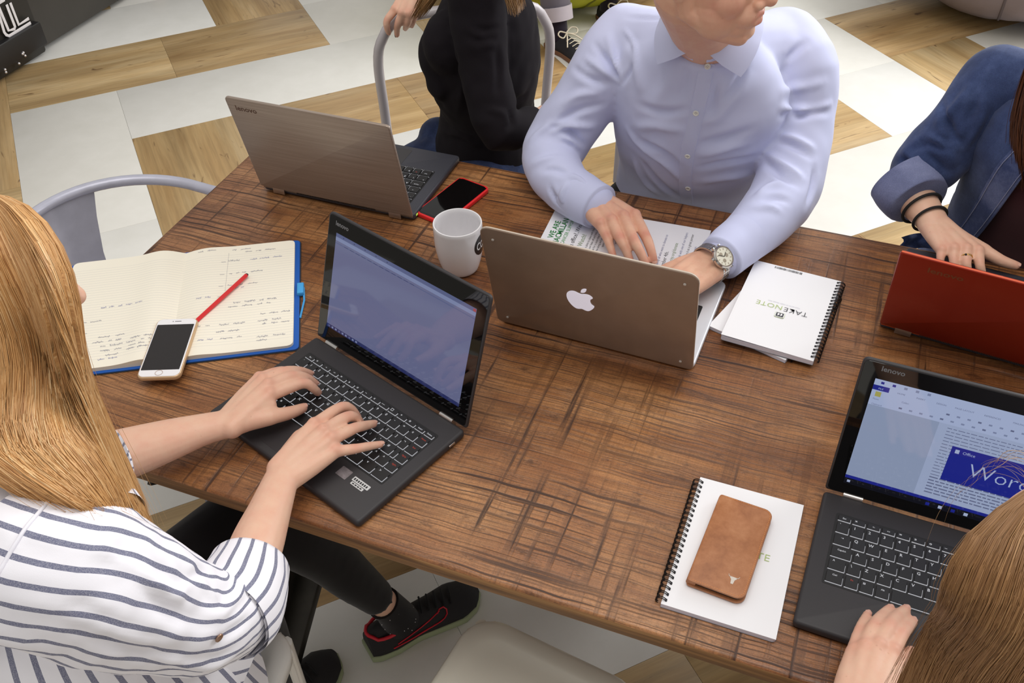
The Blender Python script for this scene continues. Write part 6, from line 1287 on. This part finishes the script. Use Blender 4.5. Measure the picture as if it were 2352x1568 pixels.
    for a, b, (ra, rb), r in (((2117, 478, .811), (2146, 516, .803), (.0368, .0345), .0028), ((2136, 502, .8055), (2154, 526, .802), (.0318, .0272), .0026)):
        c = V(at(*a)); d = (V(at(*b)) - c).normalized(); up = Vector((0, 0, 1)); up = (up - d * up.dot(d)).normalized(); sd = d.cross(up); tm = MB(); tm.tube([c + sd * (ra * math.cos(k * PI / 20)) + up * (rb * math.sin(k * PI / 20)) for k in range(40)], r, 8, None, False, 0, None, True); tm.build('hair_tie', MA2, p, 180, True)
    c = V(at(2219, 592, .798)); d = (V(at(2220, 604, .795)) - V(at(2219, 578, .803))).normalized(); sd = Vector((1, 0, 0)); sd = (sd - d * sd.dot(d)).normalized(); up = d.cross(sd); GOLD = mat('gold', rgb(216, 176, 96), .2, 1.0); m = MB(); m.tube([c + (sd * math.cos(k * PI / 16) + up * math.sin(k * PI / 16)) * .0098 for k in range(32)], .0011, 8, None, False, 0, None, True); m.tube([c - d * .0022 + (sd * math.cos(k * PI / 16) + up * math.sin(k * PI / 16)) * .0098 for k in range(32)], .0007, 8, None, False, 0, None, True)
    t_ = (V(CAM) - c); t_ = (t_ - d * t_.dot(d)).normalized(); m.ell(c + t_ * .0105, .0022, None, 10, 8, 1); m.ell(c + t_ * .0100 + sd * .0034, .0014, None, 8, 6, 0); m.ell(c + t_ * .0100 - sd * .0034, .0014, None, 8, 6, 0); m.build('ring', [GOLD, mat('dark_stone', rgb(30, 26, 24), .05)], p, 60, True)
    jn = MB()
    for x in (.27, .47): jn.capsule(*wpath([(x, 1.80, .535, .095), (x, 1.58, .555, .085), (x, 1.40, .555, .068)], 8), n=14); jn.tube([(x, 1.40, .55), (x, 1.42, .3), (x, 1.45, .08)], [.064, .054, .046], 12)
    jn.ell((.37, 1.80, .545), (.19, .16, .11)); s = fused(jn, .008, 4); s.build('jeans', DN, p)
    tl = MB(); G = [[tuple(V(at(2070 + 90 * j / 9 + 6 * math.sin(i), 545 + 34 * i / 7 - 10 * math.sin(j / 9 * PI), .70 - .02 * i / 7 + .006 * math.sin(j * 1.3)))) for j in range(10)] for i in range(8)]; tl.grid(G); tl.build('shirt_tail', DN, p, 180, True)
    for x in (.27, .47): o, lc, _ = shoe(p, (x, 1.52), (0, -1), .245, .09, mat('black_leather', rgb(24, 22, 22), .35), mat('dark_sole', rgb(34, 30, 28), .7)); lc.build('laces', mat('black_lace', rgb(18, 16, 17), .8), o, 60, True)
    HM = hair_mat('auburn_brown', rgb(46, 24, 14), rgb(96, 54, 28), rgb(150, 92, 52)); A_ = lambda x, y, z: at(x, y, z)
    hair(p, [[A_(2430, -60, 1.24), A_(2390, 60, 1.16), A_(2352, 170, 1.08), A_(2326, 260, 1.01), A_(2318, 330, .965), A_(2328, 395, .92), A_(2340, 432, .89)], [A_(2450, -60, 1.25), A_(2415, 60, 1.18), A_(2380, 170, 1.10), A_(2358, 260, 1.03), A_(2348, 340, .98), A_(2350, 400, .93), A_(2356, 440, .90)], [A_(2480, -60, 1.25), A_(2450, 60, 1.19), A_(2420, 170, 1.12), A_(2398, 260, 1.05), A_(2386, 340, 1.0), A_(2384, 400, .95), A_(2386, 450, .91)], [A_(2520, -60, 1.25), A_(2490, 60, 1.19), A_(2460, 170, 1.12), A_(2440, 260, 1.05), A_(2430, 340, 1.0), A_(2426, 400, .95), A_(2424, 450, .91)]], HM, 700, .0009, .014, .004, 14, .004, .06, .012, 7, .2)
    R_ = Matrix((f, l, u)).transposed(); m = MB(); m.ell(q(-.03, 0, .05), (.105, .09, .10), None, 24, 16, 0, R_); m.capsule([q(-.08, 0, .02), q(-.10, 0, -.12)], [.08, .07], 16); s = fused(m, .005, 4); s.noise(.003, 50, 1.0); s.build('hair_cap', mat('brown_cap', rgb(80, 46, 26), .5, grain=.8, gscale=240), p)
woman_denim()

# ------------------------------------------------------------------ the light brown haired woman, right front
def woman_right():
    p = person('woman with light brown hair seen from behind resting a hand on the black laptop', (0.42, 0.30, 0)); fine = MB(); co = MB(); nails = []; Z = lambda x, y, z: (1880 + x / 6.878, 1340 + y / 6.878, z)
    fl = hand(fine, Z(600, 1900, .800), [[Z(1160, 1080, .796), Z(1290, 820, .794), Z(1390, 700, .785), Z(1480, 600, .774)], [Z(940, 1000, .800), Z(1110, 690, .798), Z(1240, 530, .786), Z(1370, 415, .775)], [Z(730, 1020, .798), Z(880, 680, .795), Z(1000, 520, .784), Z(1120, 405, .774)], [Z(560, 1080, .792), Z(650, 760, .788), Z(715, 610, .781), Z(775, 490, .773)]],
              [Z(1000, 1700, .797), Z(1200, 1400, .790), Z(1330, 1220, .780), Z(1430, 1100, .774)], 1.04, .0205, nails)
    P, R = path([(1880, 1900, .80, .040, .038), (1925, 1760, .795, .033, .028), (1967, 1616, .799, .0245, .019)], 12); fine.capsule(P, R, 20)
    f = Vector((-.05, .93, -.36)).normalized(); l = Vector((0, 0, 1)).cross(f).normalized(); u = f.cross(l); O = V(at(2440, 1420, 1.14)); q = head(fine, O, f, l, u, .95)
    NB_ = O - f * .06 - u * .17; fine.capsule([NB_, O - f * .02 - u * .05], [.05, .05], 14); nb_ = NB_
    hz = nb_ + Vector((.02, -.16, -.48)); co.tube(*wpath([(hz.x, hz.y, .50, .14, .10), (*hz.lerp(nb_, .5), .13, .09), (*hz.lerp(nb_, .88), .12, .07), (*nb_, .05, .05)], 10), n=16, up=(0, 1, .2))
    SL, SR = nb_ + Vector((-.17, -.02, -.05)), nb_ + Vector((.17, -.02, -.05)); E1 = V(at(1880, 1900, .80)); E2 = E1 + Vector((.46, .05, .0)); W2_ = E2 + Vector((-.04, .24, .0))
    for a, b in ((SL, E1), (SR, E2)): co.capsule([nb_ - Vector((0, 0, .04)), a, b], [.05, .045, .036], 12)
    co.capsule([E2, W2_], [.036, .024], 10)
    for x in (-.09, .09): co.capsule([(hz.x + x, hz.y, .53), (hz.x + x, hz.y + .42, .55), (hz.x + x, hz.y + .40, .10)], [.07, .05, .033], 12)
    body(p, fine, co, fl, SKIN); add_nails(nails, p, NAIL); eyes(q, p, f, .95)
    m = MB(); m.tube(*wpath([(hz.x, hz.y, .50, .17, .13), (*hz.lerp(nb_, .5), .155, .115), (*hz.lerp(nb_, .85), .15, .095), (*(nb_ - Vector((0, 0, .02))), .075, .065)], 12), n=24, up=(0, 1, .2)); [m.capsule([nb_ - Vector((0, 0, .05)), a, a.lerp(b, .85)], [.06, .062, .048], 16) for a, b in ((SL, E1), (SR, E2))]
    s = fused(m, .008, 5); s.noise(.005, 12, 1.0); s.build('jumper', cloth('grey_jumper', rgb(120, 116, 122), .9, 500), p)
    t = MB(); [t.capsule([(hz.x + x, hz.y, .535), (hz.x + x, hz.y + .42, .55), (hz.x + x, hz.y + .40, .08)], [.09, .068, .045], 12) for x in (-.09, .09)]; t.ell((hz.x, hz.y, .545), (.18, .15, .10)); fused(t, .008, 4).build('trousers', cloth('black_jersey', rgb(22, 19, 20), .9, 900), p)
    for x in (-.09, .09): o, lc, _ = shoe(p, (hz.x + x, hz.y + .36), (0, 1), .245, .09, mat('black_leather', rgb(24, 22, 22), .35), mat('dark_sole', rgb(34, 30, 28), .7)); lc.build('laces', mat('black_lace', rgb(18, 16, 17), .8), o, 60, True)
    B = lambda x, y, r=.122: on_ball(x, y, (O.x, O.y, O.z), r)
    g = [[B(2370, 1120), B(2300, 1135), B(2240, 1185), B(2196, 1260), B(2170, 1350, .124), at(2140, 1420, 1.050), at(2105, 1490, 1.015), at(2070, 1560, .985), at(2040, 1640, .96), at(2020, 1720, .94)],
         [B(2385, 1120), B(2335, 1145), B(2285, 1205), B(2240, 1290), B(2205, 1385), at(2170, 1460, 1.09), at(2130, 1540, 1.05), at(2095, 1610, 1.015), at(2065, 1690, .985), at(2050, 1760, .96)],
         [B(2400, 1120), B(2370, 1160), B(2330, 1230), B(2290, 1325), B(2255, 1425), at(2215, 1510, 1.115), at(2175, 1590, 1.08), at(2135, 1660, 1.04), at(2105, 1730, 1.01), at(2090, 1800, .98)],
         [B(2420, 1120), B(2410, 1175), B(2385, 1260), B(2350, 1360), B(2310, 1460), at(2270, 1550, 1.13), at(2230, 1630, 1.10), at(2190, 1700, 1.06), at(2160, 1770, 1.03), at(2140, 1840, 1.0)],
         [B(2440, 1120), B(2450, 1190), B(2440, 1290), B(2420, 1400), B(2390, 1500), at(2350, 1590, 1.13), at(2310, 1670, 1.11), at(2270, 1740, 1.08), at(2240, 1800, 1.05), at(2220, 1870, 1.02)],
         [B(2460, 1120), B(2500, 1200), B(2510, 1310), B(2500, 1430), B(2480, 1540), at(2450, 1640, 1.12), at(2420, 1720, 1.10), at(2390, 1790, 1.07), at(2370, 1850, 1.05), at(2360, 1920, 1.02)],
         [B(2490, 1120), B(2580, 1220), B(2620, 1340), B(2630, 1460), B(2620, 1580), at(2600, 1680, 1.10), at(2580, 1760, 1.08), at(2560, 1830, 1.05), at(2550, 1890, 1.02), at(2540, 1950, 1.0)]]
    HM = hair_mat('light_brown', rgb(116, 80, 48), rgb(156, 114, 72), rgb(200, 158, 110), .42); hair(p, g, HM, 7200, .00035, .012, .006, 14, .003, .02, .02, 21, .10, wave=.0012, centre=O + Vector((.03, -.02, -.08)))
    fg = [[B(2380, 1125), at(2330, 1080, 1.19), at(2270, 1075, 1.17), at(2210, 1120, 1.14), at(2175, 1200, 1.10)], [B(2400, 1120), at(2360, 1060, 1.20), at(2300, 1050, 1.19), at(2250, 1090, 1.16), at(2220, 1150, 1.13)], [B(2430, 1115), at(2400, 1050, 1.21), at(2350, 1030, 1.20), at(2300, 1060, 1.18), at(2270, 1120, 1.15)]]
    hair(p, fg, hair_mat('light_wisps', rgb(150, 116, 78), rgb(200, 166, 124), rgb(236, 208, 168)), 14, .00022, .01, .014, 20, .004, .5, .018, 22, .5, sheet=False)
    m = MB(); m.ell(q(-.020, 0, .030), (.086, .074, .078), None, 24, 16, 0, Matrix((f, l, u)).transposed()); fused(m, .006, 3).build('hair_cap', mat('light_brown_cap', rgb(120, 84, 50), .55, grain=.8, gscale=240), p)
woman_right()

# ------------------------------------------------------------------ the person on the lime beanbag, far back
def sitter():
    p = person('person in grey trousers and black laced shoes seated on the lime green beanbag', (-1.40, 4.20, 0)); fine = MB(); co = MB()
    A1, A2 = V(at(1282, 62, .10)), V(at(1400, -2, .10)); H1, H2 = Vector((-1.52, 4.12, .70)), Vector((-1.30, 4.18, .70)); K1, K2 = V(at(1252, -190, .50)), V(at(1408, -250, .50))
    for h, k, a in ((H1, K1, A1), (H2, K2, A2)): co.capsule([h, k, a], [.075, .055, .036], 12)
    nk = Vector((-1.46, 4.46, 1.24)); co.tube(*wpath([(-1.42, 4.22, .70, .16, .12), (-1.43, 4.34, .90, .15, .11), (-1.45, 4.44, 1.12, .16, .09), (*nk, .05, .05)], 10), n=16, up=(0, -1, 0))
    f = Vector((.1, -.98, -.1)).normalized(); l = Vector((0, 0, 1)).cross(f).normalized(); u = f.cross(l); O = nk + Vector((0, -.02, .16)); q = head(fine, O, f, l, u, 1.0); fine.capsule([nk - Vector((0, 0, .04)), O - u * .05], [.055, .055], 12)
    for k in (-1, 1): sh = nk + Vector((k * .2, 0, -.08)); co.capsule([nk - Vector((0, 0, .08)), sh, sh + Vector((k * .06, -.06, -.28)), sh + Vector((-k * .06, -.26, -.36))], [.05, .05, .04, .03], 12); fine.capsule([sh + Vector((-k * .06, -.26, -.36)), sh + Vector((-k * .09, -.35, -.40))], [.028, .034], 12)
    body(p, fine, co, [], SKINM, .006, .012); eyes(q, p, f)
    G = cloth('grey_wool', rgb(98, 92, 100), .9, 700); t = MB()
    for h, k, a in ((H1, K1, A1), (H2, K2, A2)): aa = a + (k - a).normalized() * .045; t.capsule([h, k], [.095, .078], 14); t.tube([k, k.lerp(aa, .5), aa], [.074, .066, .060], 16)
    t.ell((-1.42, 4.20, .70), (.2, .17, .12)); s = fused(t, .01, 4); s.noise(.004, 12, 1.0); s.build('trousers', G, p)
    for k, a in ((K1, A1), (K2, A2)):
        d = (k - a).normalized(); m = MB(); m.tube([a + d * .030, a + d * .085, a + d * .085, a + d * .03], [.066, .067, .062, .061], 24); m.build('turn_up', cloth('pale_turn_up', rgb(176, 166, 172), .9, 700), p, 60, True); m = MB(); m.tube([a - Vector((0, 0, .045)), a, a + d * .05], [.042, .038, .040], 16); m.build('sock', cloth('dark_sock', rgb(34, 26, 38), .9), p, 60, True)
    m = MB(); m.tube(*wpath([(-1.42, 4.23, .72, .19, .14), (-1.43, 4.34, .90, .175, .13), (-1.45, 4.44, 1.12, .18, .11), (*nk, .07, .065)], 12), n=20, up=(0, -1, 0))
    for k in (-1, 1): sh = nk + Vector((k * .2, 0, -.08)); m.capsule([nk - Vector((0, 0, .08)), sh, sh + Vector((k * .06, -.06, -.28)), sh + Vector((-k * .05, -.24, -.35))], [.06, .065, .052, .042], 14)
    fused(m, .012, 4).build('jumper', cloth('navy_jumper', rgb(40, 44, 66), .9, 500), p); m = MB(); m.ell(q(-.03, 0, .055), (.1, .086, .096), None, 20, 12, 0, Matrix((f, l, u)).transposed()); fused(m, .008, 3).build('hair', mat('dark_brown_hair', rgb(60, 42, 30), .6, grain=.8, gscale=260), p)
    SU = mat('black_suede', rgb(34, 33, 38), .85, grain=.4, gscale=500); SL = mat('tan_sole', rgb(120, 82, 58), .7); LC = mat('cream_lace', rgb(206, 194, 172), .8)
    for a, dr in ((A1, (.86, -.50)), (A2, (.80, -.60))):
        d = Vector((*dr, 0)).normalized(); h = a - d * .055; o, lc, fr_ = shoe(p, (h.x, h.y), dr, .285, .105, SU, SL)
        for sg in (-1, 1):
            lc.tube(spline([list(fr_ @ Vector(v_)) for v_ in ((.105, 0, .092), (.10, sg * .03, .105), (.115, sg * .05, .10), (.128, sg * .035, .088), (.108, 0, .092))], 14), .003, 6); lc.tube(spline([list(fr_ @ Vector(v_)) for v_ in ((.108, 0, .092), (.135, sg * .02, .088), (.165, sg * .045, .065))], 8), .0028, 6)
        lc.build('laces', LC, o, 60, True)
sitter()
bpy.data.scenes.remove(TMP)
